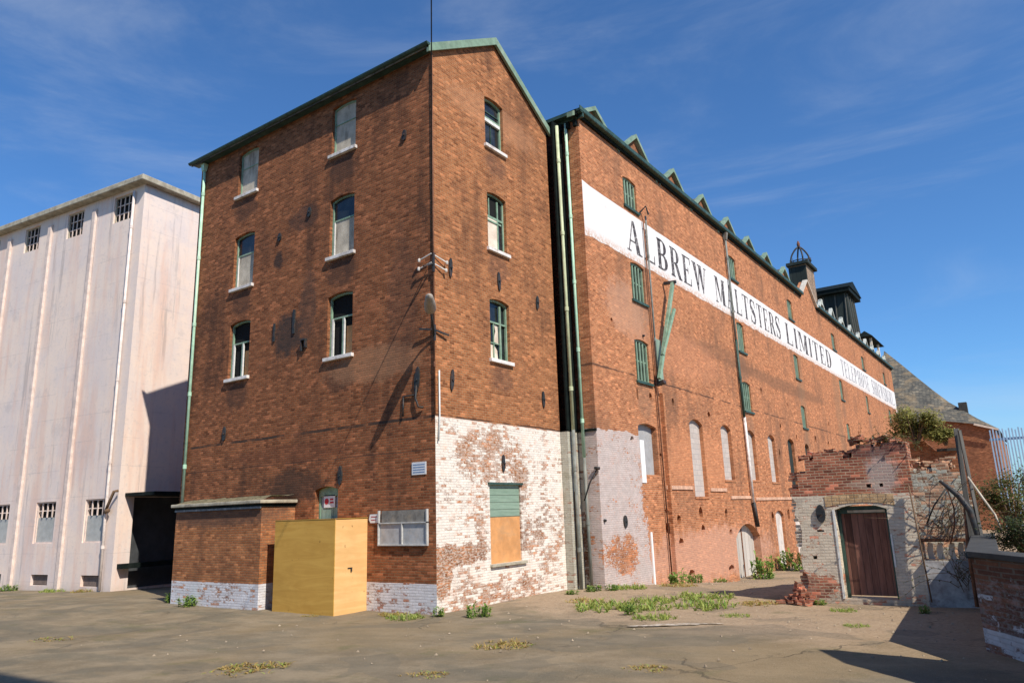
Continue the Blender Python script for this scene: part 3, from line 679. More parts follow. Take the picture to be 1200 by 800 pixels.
outer = [(M0, -2.2), (M1, -2.2), (M1, ET), (gb[1], ET), ((gb[0]+gb[1])/2, gb[2]), (gb[0], ET), (M0, ET)]
holes = [arch(*w, .09) for r in rows for w in r]+[arch(*w, .22) for w in tall]+[arch(*w0, .12)]+[arch(*cart, .62, 14)]+[arch(*w, .25) for w in low]
# small knocked-out holes and putlogs
random.seed(11)
knock = []
def ragged_hole(u, z, w, h, n=9):
    return [(u+w/2*math.cos(2*math.pi*i/n)*random.uniform(.75, 1.15), z+h/2*math.sin(2*math.pi*i/n)*random.uniform(.7, 1.2)) for i in range(n)]
for (u, z, w, h) in ((10.30, 6.45, .12, .40), (11.45, 6.50, .22, .30), (13.6, 6.5, .16, .32), (17.6, 6.3, .25, .3), (8.6, 9.0, .14, .14), (12.2, 1.55, .5, .35), (12.15, 2.15, .22, .22), (13.3, .95, .35, .3), (11.95, 4.25, .16, .16),
                     (15.6, 2.02, .35, .38), (15.7, 1.35, .3, .3), (18.6, 1.95, .3, .35), (19.0, 1.1, .35, .26), (9.6, 4.75, .25, .16), (13.25, 1.8, .3, .4), (25.6, 1.6, .35, .5), (28.6, 1.7, .4, .5), (14.1, -.3, .5, .3), (18.6, -.45, .6, .3),
                     (26.0, 8.4, .2, .3), (31.0, 8.1, .16, .25), (29.0, 6.6, .25, .4), (37.0, 6.4, .3, .4), (37.7, 5.2, .25, .4), (40.6, 6.3, .3, .3), (41.5, 7.7, .2, .35), (52, 7.8, .3, .3), (54, 6.3, .3, .3), (28.2, 5.0, .2, .5), (32.3, 6.2, .2, .3)):
    knock.append(ragged_hole(u, z, w*1.3, h*1.3))
def inside(h, others):
    us = [p[0] for p in h]; zs = [p[1] for p in h]
    for o in others:
        ou = [p[0] for p in o]; oz = [p[1] for p in o]
        if min(us) < max(ou)+.05 and max(us) > min(ou)-.05 and min(zs) < max(oz)+.05 and max(zs) > min(oz)-.05: return True
    return False
ok = []
for k in knock:
    if not inside(k, holes+ok): ok.append(k)
MB().panel(C, outer, holes+ok, d=0, depth=.45).build('wall', m_mill, mill)
mb = MB(); mb.panel(TA(M0), rect(-12, .998, -2.2, 16.42), d=-.001, depth=.4); mb.build('wall', m_millret, mill)
mb = MB(); mb.box(ID, -12, -11.6, M0+.41, M1, -2.2, ET); mb.box(ID, -11.59, .54, M1-.4, M1-.002, -2.2, ET); mb.build('wall', m_mill, mill)
MB().box(C, M0+.5, M1-.5, -.62, -.60, -2, 16.3).build('inner_lining', m_void, mill)   # dark interior seen through holes
# roof: ridges across the building, one small gable each, behind the gutter
MB().box(ID, -11.9, .50, M0+.05, M1-.05, 16.30, 16.38).build('roof', m_slate, mill)
gabs = [(8.33, 17.35), (11.96, 17.72), (15.9, 17.66), (19.6, 17.66), (23.3, 17.62), (26.8, 17.55), (30.3, 17.5), (34.3, 17.62)]
gfar = [(44.4, 17.55), (48.0, 17.6), (51.6, 17.55), (55.2, 17.55), (58.7, 17.5), (62.2, 17.5), (65.6, 17.45), (69.0, 17.4), (72.4, 17.4)]
m_gabinf = brick('gable_infill_brick', (.44, .16, .07), (.26, .09, .04), (.3, .2, .12), soot_amt=.5)
for i, (y, z) in enumerate(gabs+gfar):
    far = i >= len(gabs); hw = 1.72 if not far else 1.2; x1 = .86; zb = 16.40
    mb = MB(); mb.add([(x1, y-hw, zb), (x1, y+hw, zb), (x1, y, z), (-11, y-hw, zb), (-11, y+hw, zb), (-11, y, z)], [(0,1,2), (5,4,3), (0,2,5,3), (1,4,5,2), (0,3,4,1)])
    mb.f.pop(); mb.m.pop(); mb.m[0] = 1
    gq = mb.build('roof_gable', [m_slate, m_gabinf if not far else m_dkgreen], mill)
    b = MB()
    for sgn in (-1, 1):
        p0 = Vector((x1+.08, y+sgn*(hw+.12), zb-.04)); p1 = Vector((x1+.08, y, z+.07)); 
        b.add([(p.x+dx, p.y, p.z+dz) for dx in (-.14, .10) for p in (p0, p1) for dz in (-.11, .07)], [(0,1,3,2), (4,6,7,5), (0,4,5,1), (2,3,7,6), (0,2,6,4), (1,5,7,3)])
    if far and i % 2 == 0:
        b.box(ID, x1+.05, x1+.2, y-.2, y+.2, z-.35, z+.12)
    b.build('bargeboard', m_barge if not far else plain('pale_barge', (.50, .52, .46), .7), gq)
    if not far: MB().box(ID, x1+.005, x1+.03, y-.22, y+.22, zb+.05, zb+.62).build('louvre_or_shade', m_dkgreen, gq)
# eaves board and gutter
for (a, b) in ((M0-.3, gb[0]-.02), (gb[1]+.02, M1+.2)):
    mb = MB(); mb.box(C, a, b, .003, .10, ET-.16, ET+.05); mb.build('fascia', m_black, mill)
    mb = MB(); mb.box(C, a, b, .101, .27, ET-.04, ET-.02); mb.box(C, a, b, .25, .28, ET-.02, ET+.14); mb.build('gutter', m_dkgreen, mill)
mb = MB(); mb.box(TA(M0), -3, 1.25, .003, .09, 16.30, 16.50); mb.box(TA(M0), -3, 1.27, .091, .24, 16.44, 16.47); mb.box(TA(M0), -3, 1.27, .22, .25, 16.47, 16.60); mb.build('gutter', m_dkgreen, mill)
mb = MB()
for k in range(5): mb.box(TA(M0), -.35+k*.3, -.23+k*.3, .03, .16, 16.02, 16.26)
mb.build('eaves_bracket', m_black, mill)
mb = MB(); c = (gb[0]+gb[1])/2
for sgn in (-1, 1):
    mb.bar((1.0, c+sgn*(2.15+.1), ET-.02), (1.0, c, gb[2]+.06), .34, .10)
mb.build('bargeboard', plain('pale_stone_verge', (.55, .50, .42), .8), mill)
# windows of the mill: grey green louvred shutters, some open
def mill_win(u0, u1, z0, z1, dark=False):
    w = .07; dd = -.08; mb = MB()
    mb.panel(C, arch(u0, u1, z0, z1, .09), [arch(u0+w, u1-w, z0+w, z1-w, .09)], d=dd, depth=.08)
    wi = mb.build('window', m_green if not dark else m_barge, mill)
    MB().panel(C, arch(u0+w, u1-w, z0+w, z1-w, .09), d=dd-.07, depth=.02).build('pane', m_void, wi)
    mb = MB(); nb_ = 4; sp = (u1-u0-2*w)/nb_
    for k in range(nb_):
        if k == 0: continue
        x = u0+w+k*sp; mb.box(C, x-.05, x+.05, dd-.045, dd-.0, z0+w, z1-w-.02)
    mb.box(C, u0+w, u1-w, dd-.06, dd-.046, (z0+z1)/2-.03, (z0+z1)/2+.03)
    mb.build('shutter_slats', m_barge, wi)
    MB().box(C, u0-.08, u1+.10, -.1, .08, z0-.10, z0-.002).build('sill', m_dkgreen, wi)
for r_i, r_ in enumerate(rows):
    for k, w in enumerate(r_): mill_win(*w, dark=k > 2)
for k, w in enumerate(tall):
    if k in (4, 5): 
        wi = MB().panel(C, arch(*w, .22), d=-.16, depth=.05).build('blocked_window', m_dkboards, mill); wi['label'] = 'tall window opening closed with dark boards'
    else:
        wi = MB().panel(C, arch(*w, .22), d=-.17, depth=.1).build('blocked_window', m_block, mill)
    MB().box(C, w[0]-.05, w[1]+.05, -.05, .03, w[2]-.10, w[2]-.001).build('sill', m_mill, wi)
wi = MB().panel(C, arch(*w0, .12), d=-.22, depth=.1).build('blocked_window', plain('smooth_grey_render', (.34, .34, .34), .9, .15, 3), mill); wi['label'] = 'cement-rendered square window beside the whitewashed patch'
MB().box(C, 10.16, 10.50, -.2, .03, 3.2, 4.75).build('reveal_post', plain('white_paint', (.80, .79, .78), .8, .08), wi)
for w in low:
    wi = MB().panel(C, arch(*w, .25), d=-.14, depth=.1).build('blocked_window', plain('whitewashed_infill', (.62, .55, .49), .9, .2, 3, dirt=(.42, .33, .27)), mill)
cd = MB().panel(C, arch(*cart, .62, 14), d=-.34, depth=.06).build('cart_door', m_cartdoor, mill)
MB().box(C, 21.28, 21.36, -.335, -.30, -1.3, 1.36).build('meeting_strip', m_rust, cd)
# string and plinth courses (proud brick)
m_course = plain('pale_stone_course', (.62, .38, .26), .9, .3, 4, dirt=(.42, .24, .15), dirt_amt=.8)
for (a, b, z) in ((12.25, 14.9, 2.98), (16.9, 18.9, 2.92), (19.4, 22.2, 2.58), (23.0, 33.5, 2.50)): MB().box(C, a, b, .002, .05, z, z+.14).build('string_course', m_course, mill)
mb = MB(); mb.box(C, 12.28, 12.42, .002, .16, -1, 16.0 if False else 6.7); mb.build('pier_edge', m_mill, mill)
mb = MB(); mb.box(C, 10.50, 10.62, .003, .05, -.5, 1.45); mb.build('white_post', plain('white_corner_paint', (.82, .80, .78), .8, .08), mill)
for (u, z, h, w) in ((8.60, 1.88, .42, .26), (7.12, 1.95, .1, .1), (11.15, 8.85, .1, .1)):
    anchor(C, u, z, mill, h=h, w=w)
# drainpipes on the mill
p = pipe_line('drainpipe', [(1.12, 22.15, ET-.05), (1.12, 22.15, 10.6)], .06, m_pipeB, mill); MB().bar((1.13, 22.15, ET-.1), (1.13, 22.15, ET-.5), .26, .22, w1=.14, h1=.14).build('hopper', m_pipeB, p)
pipe_line('drainpipe', [(1.12, 22.2, 10.6), (1.12, 22.2, 6.6)], .07, m_dkgreen, mill)
pipe_line('drainpipe', [(1.12, 22.25, 6.6), (1.12, 22.25, 2.4)], .07, m_sill, mill)
pipe_line('drainpipe', [(1.12, 22.3, 2.4), (1.12, 22.6, 1.25)], .09, m_iron, mill)
pipe_line('drainpipe', [(1.13, 12.02, 14.1), (1.10, 12.05, 7.1)], .038, m_pipeB, mill)
pipe_line('drainpipe', [(1.09, 11.86, 13.9), (1.09, 11.9, 7.1), (1.09, 11.95, -.4)], .032, m_rust, mill)
# recess between tower and mill
rc = MB(); rc.box(ID, .24, .30, D+.01, M0-.003, 4.9, 16.2); rc.build('recess_panel', m_black, mill)
rc = MB(); rc.box(ID, .0, .28, D+.01, M0-.003, -1, 4.86); rc.build('recess_base', brick('dingy_base_brick', (.3, .12, .07), (.2, .07, .04), (.3, .24, .18), paint=dict(z=5.2, col=(.50, .48, .40), peel=.60, tint=(.25, .22, .13), ragged=.0, resid=.3)), mill)
mb = MB(); mb.box(TA(M0), .3, 1.03, .0, .05, 4.86, 4.95); mb.build('drip_ledge', m_black, mill)
pipe_line('drainpipe', [(.40, 6.40, 16.0), (.42, 6.44, 4.9)], .06, m_pipeY, mill); pipe_line('drainpipe', [(.42, 6.44, 4.9), (.42, 6.44, -.2)], .06, m_pipeB, mill)
pipe_line('drainpipe', [(.52, 6.84, 16.25), (.54, 6.86, 4.0)], .055, m_pipe, mill); pipe_line('drainpipe', [(.54, 6.86, 4.0), (.56, 6.86, -.2)], .055, m_pipeB, mill)
mb = MB(); mb.tube([(.5, 6.78, 2.6), (.72, 6.86, 3.2), (.98, 6.9, 3.62)], .022, 6); mb.tube([(.9, 6.88, 3.64), (1.08, 6.88, 3.62)], .05, 8); mb.build('waste_pipe', m_iron, mill, smooth=True)
mb = MB(); mb.box(ID, .285, .31, 6.5, 6.62, 0.0, 2.9); mb.build('timber_batten', m_twig, mill)

# painted band with lettering
band = MB()
bp = [(M0+.02, 11.78)]
for i in range(1, 120):
    u = M0+.02+(M1-M0-.04)*i/120; bp.append((u, 11.87+.09*mnoise.noise(Vector((u*1.3, 0, 0)))))
bp += [(M1-.6, 11.55), (M1-.02, 11.45), (M1-.02, 13.86)]
for i in range(1, 120):
    u = M1-.02-(M1-M0-.04)*i/120; bp.append((u, 13.86+.02*mnoise.noise(Vector((u*1.3, 5, 0)))))
bp.append((M0+.02, 13.92))
band.panel(C, bp, d=.006, depth=.005)
def bandmat():
    n = newm('whitewashed_band'); p, u, vec = wall_uv(n); f = n.noise(scale=6, detail=7, rough=.7); b = n.noise(scale=.7, detail=6)
    c = n.mix(n.step(f, .3, .7), (.66, .645, .63), (.80, .785, .77))
    edge = n.math('MULTIPLY', n.step(p[2], 12.35, 11.85), n.step(f, .42, .56))
    c = n.mix(n.math('MULTIPLY', edge, .85), c, (.50, .30, .20))
    c = n.mix(n.math('MULTIPLY', n.step(b, .58, .7), .25), c, (.62, .56, .50))
    bt = n.n('ShaderNodeTexBrick'); n.put(bt.inputs['Vector'], vec); bt.inputs['Scale'].default_value = 1; bt.inputs['Brick Width'].default_value = .23; bt.inputs['Row Height'].default_value = .078
    return n.out(c, .85, bump=bt.outputs['Fac'], bstr=.3, bdist=-.01, spec=.2)
bo = band.build('painted_band', bandmat(), mill)

def glyph(mb, ch, u0, w, z0, h, T, d0=.0065, d1=.012, bold=.17):
    """Roman capitals with slab serifs from polygons; (x,y) in 0..1"""
    tk = bold; th = .055; sf = .045
    def X(x): return u0+x*w
    def Y(y): return z0+y*h
    lay = [0]
    def poly(p):
        k = lay[0]; lay[0] += 1
        mb.panel(T, [(X(a), Y(b)) for a, b in p], d=d1+k*.0006, depth=.006)
    def box(a, b, c, d): poly([(a, c), (b, c), (b, d), (a, d)])
    def stem(x, t=None, s0=True, s1=True):
        t = t or tk; box(x, x+t, 0, 1); e = .07
        if s0: box(x-e, x+t+e, 0, sf)
        if s1: box(x-e, x+t+e, 1-sf, 1)
    def arc(cx, cy, rx, ry, a0, a1, wt, wn, n=12):
        pts = []
        for i in range(n+1):
            a = R(a0+(a1-a0)*i/n); wd = wn+(wt-wn)*abs(math.cos(a)); pts.append((a, wd))
        o = [(cx+rx*math.cos(a), cy+ry*math.sin(a)) for a, q in pts]; i_ = [(cx+(rx-q)*math.cos(a), cy+(ry-q*.5-wn*.0)*math.sin(a)) for a, q in pts]
        for k in range(n): poly([o[k], o[k+1], i_[k+1], i_[k]])
    if ch == 'I': stem(.5-tk*.9, tk*1.8)
    elif ch == 'L': stem(.12); box(.12, .92, 0, sf+.01); poly([(.84, 0), (.92, 0), (.92, .28), (.88, .28)])
    elif ch == 'E': stem(.12); box(.12, .88, 0, sf); box(.12, .86, 1-sf, 1); box(.2, .62, .49, .49+sf); poly([(.82, 0), (.9, 0), (.9, .27), (.86, .27)]); poly([(.80, 1), (.87, 1), (.87, .76), (.83, .76)]); box(.58, .63, .40, .62)
    elif ch == 'T': stem(.5-tk/2, s1=False); box(.04, .96, 1-sf, 1); poly([(.04, 1), (.1, 1), (.08, .74), (.04, .74)]); poly([(.9, 1), (.96, 1), (.96, .74), (.92, .74)])
    elif ch == 'A': poly([(.42, 1), (.56, 1), (.90, 0), (.90-tk*1.1, 0)]); poly([(.42, 1), (.47, 1), (.14, 0), (.08, 0)]); box(.22, .68, .32, .32+sf); box(.0, .26, 0, sf); box(.64, 1, 0, sf)
    elif ch == 'W':
        poly([(.0, 1), (tk, 1), (.34+.04, 0), (.30, 0)]); poly([(.30, 0), (.36, 0), (.54, 1), (.49, 1)]); poly([(.42, 1), (.42+tk, 1), (.74, 0), (.68, 0)]); poly([(.68, 0), (.73, 0), (.96, 1), (.91, 1)])
        box(-.05, .22, 1-sf, 1); box(.36, .64, 1-sf, 1); box(.84, 1.03, 1-sf, 1)
    elif ch == 'M':
        box(.08, .13, 0, 1); box(.92-tk, .92, 0, 1); poly([(.08, 1), (.08+tk*.9, 1), (.52, .08), (.46, .08)]); poly([(.46, .08), (.52, .08), (.86, 1), (.80, 1)])
        box(.0, .22, 0, sf); box(.68, 1, 0, sf); box(.0, .2, 1-sf, 1); box(.80, 1, 1-sf, 1)
    elif ch == 'B': stem(.1); arc(.45, .75, .38, .25, 90, -90, tk, .05); arc(.45, .26, .44, .26, 90, -90, tk, .05); box(.1, .47, 1-sf, 1); box(.1, .47, .48, .52); box(.1, .47, 0, sf)
    elif ch in 'RP':
        stem(.1); arc(.45, .74, .38, .26, 90, -90, tk, .05); box(.1, .47, 1-sf, 1); box(.1, .47, .47, .51)
        if ch == 'R': poly([(.42, .48), (.42+tk, .48), (.98, 0), (.98-tk, 0)]); box(.78, 1.04, 0, sf)
    elif ch == 'D': stem(.1); arc(.40, .5, .52, .5, 90, -90, tk*1.1, .05); box(.1, .42, 1-sf, 1); box(.1, .42, 0, sf)
    elif ch == 'O': arc(.5, .5, .46, .5, 0, 360, tk*1.1, .05, 20)
    elif ch == 'U': box(.1, .1+tk, .3, 1); box(.80, .85, .3, 1); arc(.475, .3, .375, .3, 180, 360, tk*.8, .05); box(.0, .36, 1-sf, 1); box(.7, .95, 1-sf, 1)
    elif ch == 'N': box(.1, .15, 0, 1); box(.84, .89, 0, 1); poly([(.1, 1), (.1+tk, 1), (.89, 0), (.80, 0)]); box(.0, .26, 0, sf); box(.72, 1, 1-sf, 1)
    elif ch == 'H': stem(.08); stem(.92-tk); box(.1, .9, .48, .48+sf)
    elif ch == 'Y': poly([(.0, 1), (tk, 1), (.5+tk/2, .45), (.5-tk/2, .45)]); poly([(.9, 1), (.95, 1), (.5+tk/2, .45), (.46, .45)]); box(.5-tk/2, .5+tk/2, 0, .46); box(.3, .7, 0, sf); box(-.04, .26, 1-sf, 1); box(.78, 1.02, 1-sf, 1)
    elif ch == 'S':
        pts = [(.82, .80), (.74, .93), (.5, 1.0), (.22, .92), (.16, .75), (.30, .60), (.66, .44), (.82, .26), (.74, .08), (.5, 0), (.22, .07), (.12, .22)]
        ws = [.05, .05, .05, tk*.7, tk*.9, tk, tk, tk*.9, tk*.7, .05, .05, .05]
        for k in range(len(pts)-1):
            a, b = Vector(pts[k]), Vector(pts[k+1]); dn = (b-a).normalized(); nn = Vector((-dn.y, dn.x))
            poly([tuple(a+nn*ws[k]/2), tuple(a-nn*ws[k]/2), tuple(b-nn*ws[k+1]/2), tuple(b+nn*ws[k+1]/2)])
        box(.80, .85, .70, 1); box(.10, .15, 0, .30)
def letter_mat(name, c0, c1, lo, hi):
    n = newm(name); f = n.noise(scale=6.5, detail=9, rough=.8); return n.out(n.mix(n.step(f, lo, hi), c0, c1), .85, spec=.15)
m_let = letter_mat('worn_black_lettering', (.055, .05, .055), (.55, .53, .52), .48, .68)
m_letf = letter_mat('faded_lettering', (.13, .13, .16), (.58, .57, .57), .42, .64)
def word(txt, u0, u1, mat):
    wd = {'I': .5, 'M': 1.35, 'W': 1.4, 'A': 1.12, 'L': .95, 'E': .92}
    ws = [wd.get(c, 1.0) for c in txt]; gap = .16; tot = sum(ws)+gap*(len(ws)-1); k = (u1-u0)/tot
    mb = MB(); u = u0
    for c, w in zip(txt, ws):
        glyph(mb, c, u, w*k, 12.22, 1.36, C, bold=.24 if c != 'I' else .26); u += (w+gap)*k
    return mb.build('lettering', mat, bo)
word('ALBREW', 10.35, 18.9, m_let); word('MALTSTERS', 20.1, 31.5, m_let); word('LIMITED', 32.6, 45.2, m_let)
word('TELEPHONE', 48.5, 60.5, m_letf); word('SHREWSBURY', 61.8, 74.0, m_letf)

# timber hoist jib on the mill wall
jib = thing('hoist_jib', 'faded green timber hoist struts folded against the mill wall under the lettering', 'hoist', (1.1, 12.6, 7.1))
MB().box(C, 12.12, 12.62, .03, .10, 7.15, 8.9).build('backboard', m_greenboards, jib)
MB().bar((1.28, 11.80, 7.2), (1.45, 13.55, 11.5), .12, .15).build('strut', m_green, jib)
MB().bar((1.35, 12.15, 8.2), (1.6, 13.1, 10.24), .10, .12).build('strut', m_green, jib)
mb = MB(); mb.bar((1.05, 12.0, 7.02), (1.4, 12.0, 7.1), .25, .14); mb.bar((1.05, 13.55, 11.55), (1.6, 13.55, 11.52), .12, .12); mb.build('iron_shoe', m_iron, jib)
# hanging pulley arm beside the first window
mb = MB(); mb.tube([(1.0, 11.75, 14.2), (1.25, 11.85, 14.45), (1.3, 11.95, 14.1)], .04, 6); o = mb.build('window_hook', m_iron, mill)

# ------------------------------------------------------------------ turret with iron crown, cowl, vent, behind the mill ridge
tur = thing('crown_turret', 'small brick turret topped by an openwork iron crown above the mill roof', 'turret', (-3.3, 58.5, 16))
tx0, tx1, ty0, ty1, tz = -4.05, -2.5, 57.1, 60.2, 24.75
mb = MB(); mb.box(ID, tx0, tx1, ty0, ty1, 15, tz); mb.build('wall', brick('turret_brick', (.38, .27, .19), (.24, .17, .12), (.3, .25, .2), soot_amt=.5), tur)
mb = MB(); mb.box(ID, tx0-.08, tx1+.02, ty0-.04, ty0-.005, 21.8, tz-.1); mb.build('louvre_or_shade', m_dkboards, tur)  # dark sheet over the turret's unlit face; its shade put into the colour
mb = MB(); mb.box(ID, tx0-.22, tx1+.30, ty0-.3, ty1+.3, tz+.002, tz+.34); mb.build('cornice', m_dkboards, tur, bevel=.04)
mb = MB(); cx, cy = (tx0+tx1)/2, (ty0+ty1)/2
for k in range(4):
    a = 2*math.pi*k/4+.5; pts = []
    for i in range(9):
        t = i/8; rr = .80*math.cos(t*math.pi/2)**.6*(1+.25*math.sin(t*math.pi)); pts.append((cx+rr*math.cos(a), cy+1.0*rr*math.sin(a), tz+.34+t*2.05))
    mb.tube(pts, .085, 6)
for zz, rr in ((tz+.36, .85), (tz+.75, .98)):
    mb.tube([(cx+rr*math.cos(2*math.pi*k/20), cy+rr*math.sin(2*math.pi*k/20), zz) for k in range(21)], .05, 6)
for k in range(12):
    a = 2*math.pi*k/12; mb.tube([(cx+.92*math.cos(a), cy+.92*math.sin(a), tz+.4), (cx+1.0*math.cos(a), cy+1.0*math.sin(a), tz+1.0)], .035, 5)
cr = mb.build('crown', m_iron, tur, smooth=True)
MB().tube([(cx, cy, tz+2.3), (cx, cy, tz+2.45), (cx, cy, tz+2.65), (cx, cy, tz+2.85), (cx, cy, tz+3.0)], [.05, .14, .16, .1, .03], 8).build('finial', m_rust, cr)

cow = thing('kiln_cowl', 'black timber kiln cowl with overhanging gabled roof above the mill', 'cowl', (-2.6, 70.5, 16))
mb = MB(); mb.add([(-4.2, 68.2, 15), (-.95, 68.2, 15), (-.95, 73.2, 15), (-4.2, 73.2, 15), (-3.75, 68.75, 24.3), (-1.3, 68.75, 24.3), (-1.3, 72.9, 24.3), (-3.75, 72.9, 24.3)],
    [(0,3,2,1), (4,5,6,7), (0,1,5,4), (1,2,6,5), (2,3,7,6), (3,0,4,7)]); bd = mb.build('body', m_dkboards, cow)
mb = MB()
for y in (69.1, 70.4, 71.7, 72.7): mb.bar((-.93, y, 17), (-1.26, y*.98+1.4, 24.2), .1, .16)
for x in (-3.6, -2.4, -1.4): mb.bar((x-.2, 68.2, 17), (x-.02, 68.72, 24.2), .1, .14)
mb.build('frame_post', plain('grey_post', (.10, .10, .085), .8), cow)
mb = MB(); mb.box(ID, -5.0, -.82, 68.1, 74.3, 24.302, 24.75); mb.build('roof_eave', m_black, cow)
mb = MB(); mb.add([(-5.15, 68.0, 24.75), (-.7, 68.0, 24.75), (-.7, 74.5, 24.75), (-5.15, 74.5, 24.75), (-5.0, 71.2, 26.0), (-.85, 71.2, 26.0)], [(0,1,5,4), (2,3,4,5), (1,2,5), (3,0,4), (0,3,2,1)])
mb.build('roof', m_black, cow)
ven = thing('roof_vent', 'small dark louvred roof vent on pale posts near the far end of the mill', 'roof vent', (0, 71.5, 16.5))
mb = MB()
for (x, y) in ((-.4, 69.2), (.4, 69.2), (-.4, 73.4), (.4, 73.4)): mb.box(ID, x-.1, x+.1, y-.15, y+.15, 16.4, 19.0)
mb.build('post', m_boardc, ven)
mb = MB(); mb.add([(-.8, 67.8, 19.0), (.8, 67.8, 19.0), (.8, 75.2, 19.0), (-.8, 75.2, 19.0), (0, 68.6, 19.75), (0, 74.8, 19.75)], [(0,1,4), (1,2,5,4), (2,3,5), (3,0,4,5), (0,3,2,1)]); mb.build('roof', m_black, ven)

# ------------------------------------------------------------------ kiln house at the far end
kiln = thing('kiln_house', 'brick kiln house with a big sagging slate roof beyond the mill end', 'building', (4, 84, -1))
ky = 77.0; kx1 = 9.7
mb = MB(); mb.panel(TA(ky), [(-4, -2), (kx1, -2), (kx1, 9.25), (8.8, 9.72), (5.0, 10.55), (-4, 11.0)], d=0, depth=.4); mb.panel(TB(kx1), rect(ky+.41, 105, -2, 9.0), d=0, depth=.4); mb.build('wall', m_farbrick, kiln)
mb = MB(); hip = [(10.0, 76.6, 9.1), (8.21, 78, 10.46), (6.93, 79.5, 11.65), (5.65, 81, 12.79), (4.0, 83, 14.7), (2.2, 85.5, 16.9), (.57, 88, 18.96), (-1.45, 91, 21.4)]
fl = [(10.0, 76.6, 9.1), (8.9, 76.6, 9.58), (6.93, 76.6, 10.0), (5.03, 76.6, 10.40), (4.0, 76.6, 10.5), (2.2, 76.6, 10.6), (.57, 76.6, 10.8), (-1.45, 76.6, 10.9)]
bk = [(x, 105, z) for x, y, z in hip]; K = len(hip)
mb.add(hip+fl+bk, [(i, i+1, K+i+1, K+i) if i else (0, 1, K+1) for i in range(K-1)]+[(i, 2*K+i, 2*K+i+1, i+1) for i in range(K-1)])
mb.build('roof', m_slate, kiln, recalc=False)
mb = MB(); mb.bar((10.02, 76.45, 9.0), (7.9, 76.4, 9.75), .12, .2); mb.build('bargeboard', m_boardc, kiln)
MB().box(ID, 6.6, 7.4, 79.3, 80.3, 11.0, 12.45).build('chimney', m_dkconc, kiln)
lw = thing('outbuilding_wall', 'low broken brick outbuilding wall overgrown with buddleia past the ruined shed', 'wall', (7.5, 26, -1))
MB().panel(TA(24.0), [(6.6, -1.6), (10.2, -1.6), (10.2, 4.6), (9.6, 4.75), (9.5, 4.35), (9.1, 4.4), (8.7, 4.9), (7.6, 4.7), (6.9, 5.2), (6.6, 4.8)], d=0, depth=.4).build('wall', m_farbrick, lw)
cap = MB().box(TA(24.0), 9.15, 10.0, -.3, .12, 4.36, 4.48).build('coping', m_dkconc, lw)
pf = thing('palisade_fence', 'tall pale blue steel fence of upright bars against the sky', 'fence', (11.8, 22, 0))
mb = MB(); m_blue = plain('blue_steel', (.34, .50, .68), .5, .15, 4, dirt=(.38, .48, .5))
for k in range(34): mb.box(ID, 11.35+k*.11, 11.35+k*.11+.05, 22.0, 22.03, 1.0, 5.0+.05*math.sin(k*2.2))
mb.build('bars', m_blue, pf)
mb = MB(); mb.box(ID, 11.3, 15, 22.032, 22.08, 4.55, 4.65); mb.box(ID, 11.3, 15, 22.032, 22.08, 1.5, 1.6); mb.build('rail', m_blue, pf)

# ------------------------------------------------------------------ grey building
ga = R(7); GC = Vector((-19.22, 1.6, 0)); gm = Vector((math.cos(ga), math.sin(ga), 0)); gn = Vector((math.sin(ga), -math.cos(ga), 0))
def G(u, d, z): q = GC+gm*u+gn*d; return (q.x, q.y, z)       # front: u<0 to the left
def GSd(u, d, z): q = GC-gn*u+gm*d; return (q.x, q.y, z)     # side: u>0 away, d outwards (+X)
grey = thing('concrete_silo_building', 'tall pinkish-grey rendered concrete store with vertical ribs left of the tower', 'building', (-27, 8, -.4))
topw = [(-2.22-3.72*k, -.90-3.72*k, 16.35, 17.66) for k in range(5)]
loww = [(-2.24-3.69*k, -.72-3.69*k, 1.64, 3.47) for k in range(5)]
vent = [(-2.07-3.69*k, -.78-3.69*k, -.16, .30) for k in range(5)]
mb = MB(); mb.panel(G, rect(-22, 0, -1.5, 17.85), [rect(*w) for w in topw+loww+vent], d=0, depth=.4)
op = (.75, 5.2, -.3, 3.50)
mb.panel(GSd, rect(.401, 14, -1.5, 17.85), [rect(*op)], d=-.001, depth=.4)
mb.box(G, -22, -.41, -14, -13.6, -1.5, 17.85); mb.box(G, -22, -21.6, -13.59, -.41, -1.5, 17.85)
mb.build('wall', m_grey, grey)
MB().box(G, -22.4, .38, -14.4, .42, 17.852, 18.12).build('roof_slab', m_conc, grey, bevel=.03)
for k in range(6):
    u = -3.62-3.66*k; MB().box(G, u-.13, u+.13, .002, .13, -1.0, 17.4).build('rib', m_greytrim, grey, bevel=.015)
for w in topw:
    wi = MB().panel(G, rect(*w), [rect(w[0]+.06, w[1]-.06, w[2]+.06, w[3]-.06)], d=-.08, depth=.05).build('window', m_conc, grey)
    MB().box(G, w[0]+.05, w[1]-.05, -.2, -.17, w[2]+.05, w[3]-.05).build('pane', m_void, wi)
    mb = MB()
    for k in (1, 2, 3): x = w[0]+(w[1]-w[0])*k/4; mb.box(G, x-.022, x+.022, -.12, -.085, w[2]+.06, w[3]-.06)
    for k in (1, 2): z = w[2]+(w[3]-w[2])*k/3; mb.box(G, w[0]+.06, w[1]-.06, -.16, -.121, z-.022, z+.022)
    mb.build('glazing_bar', m_greytrim, wi)
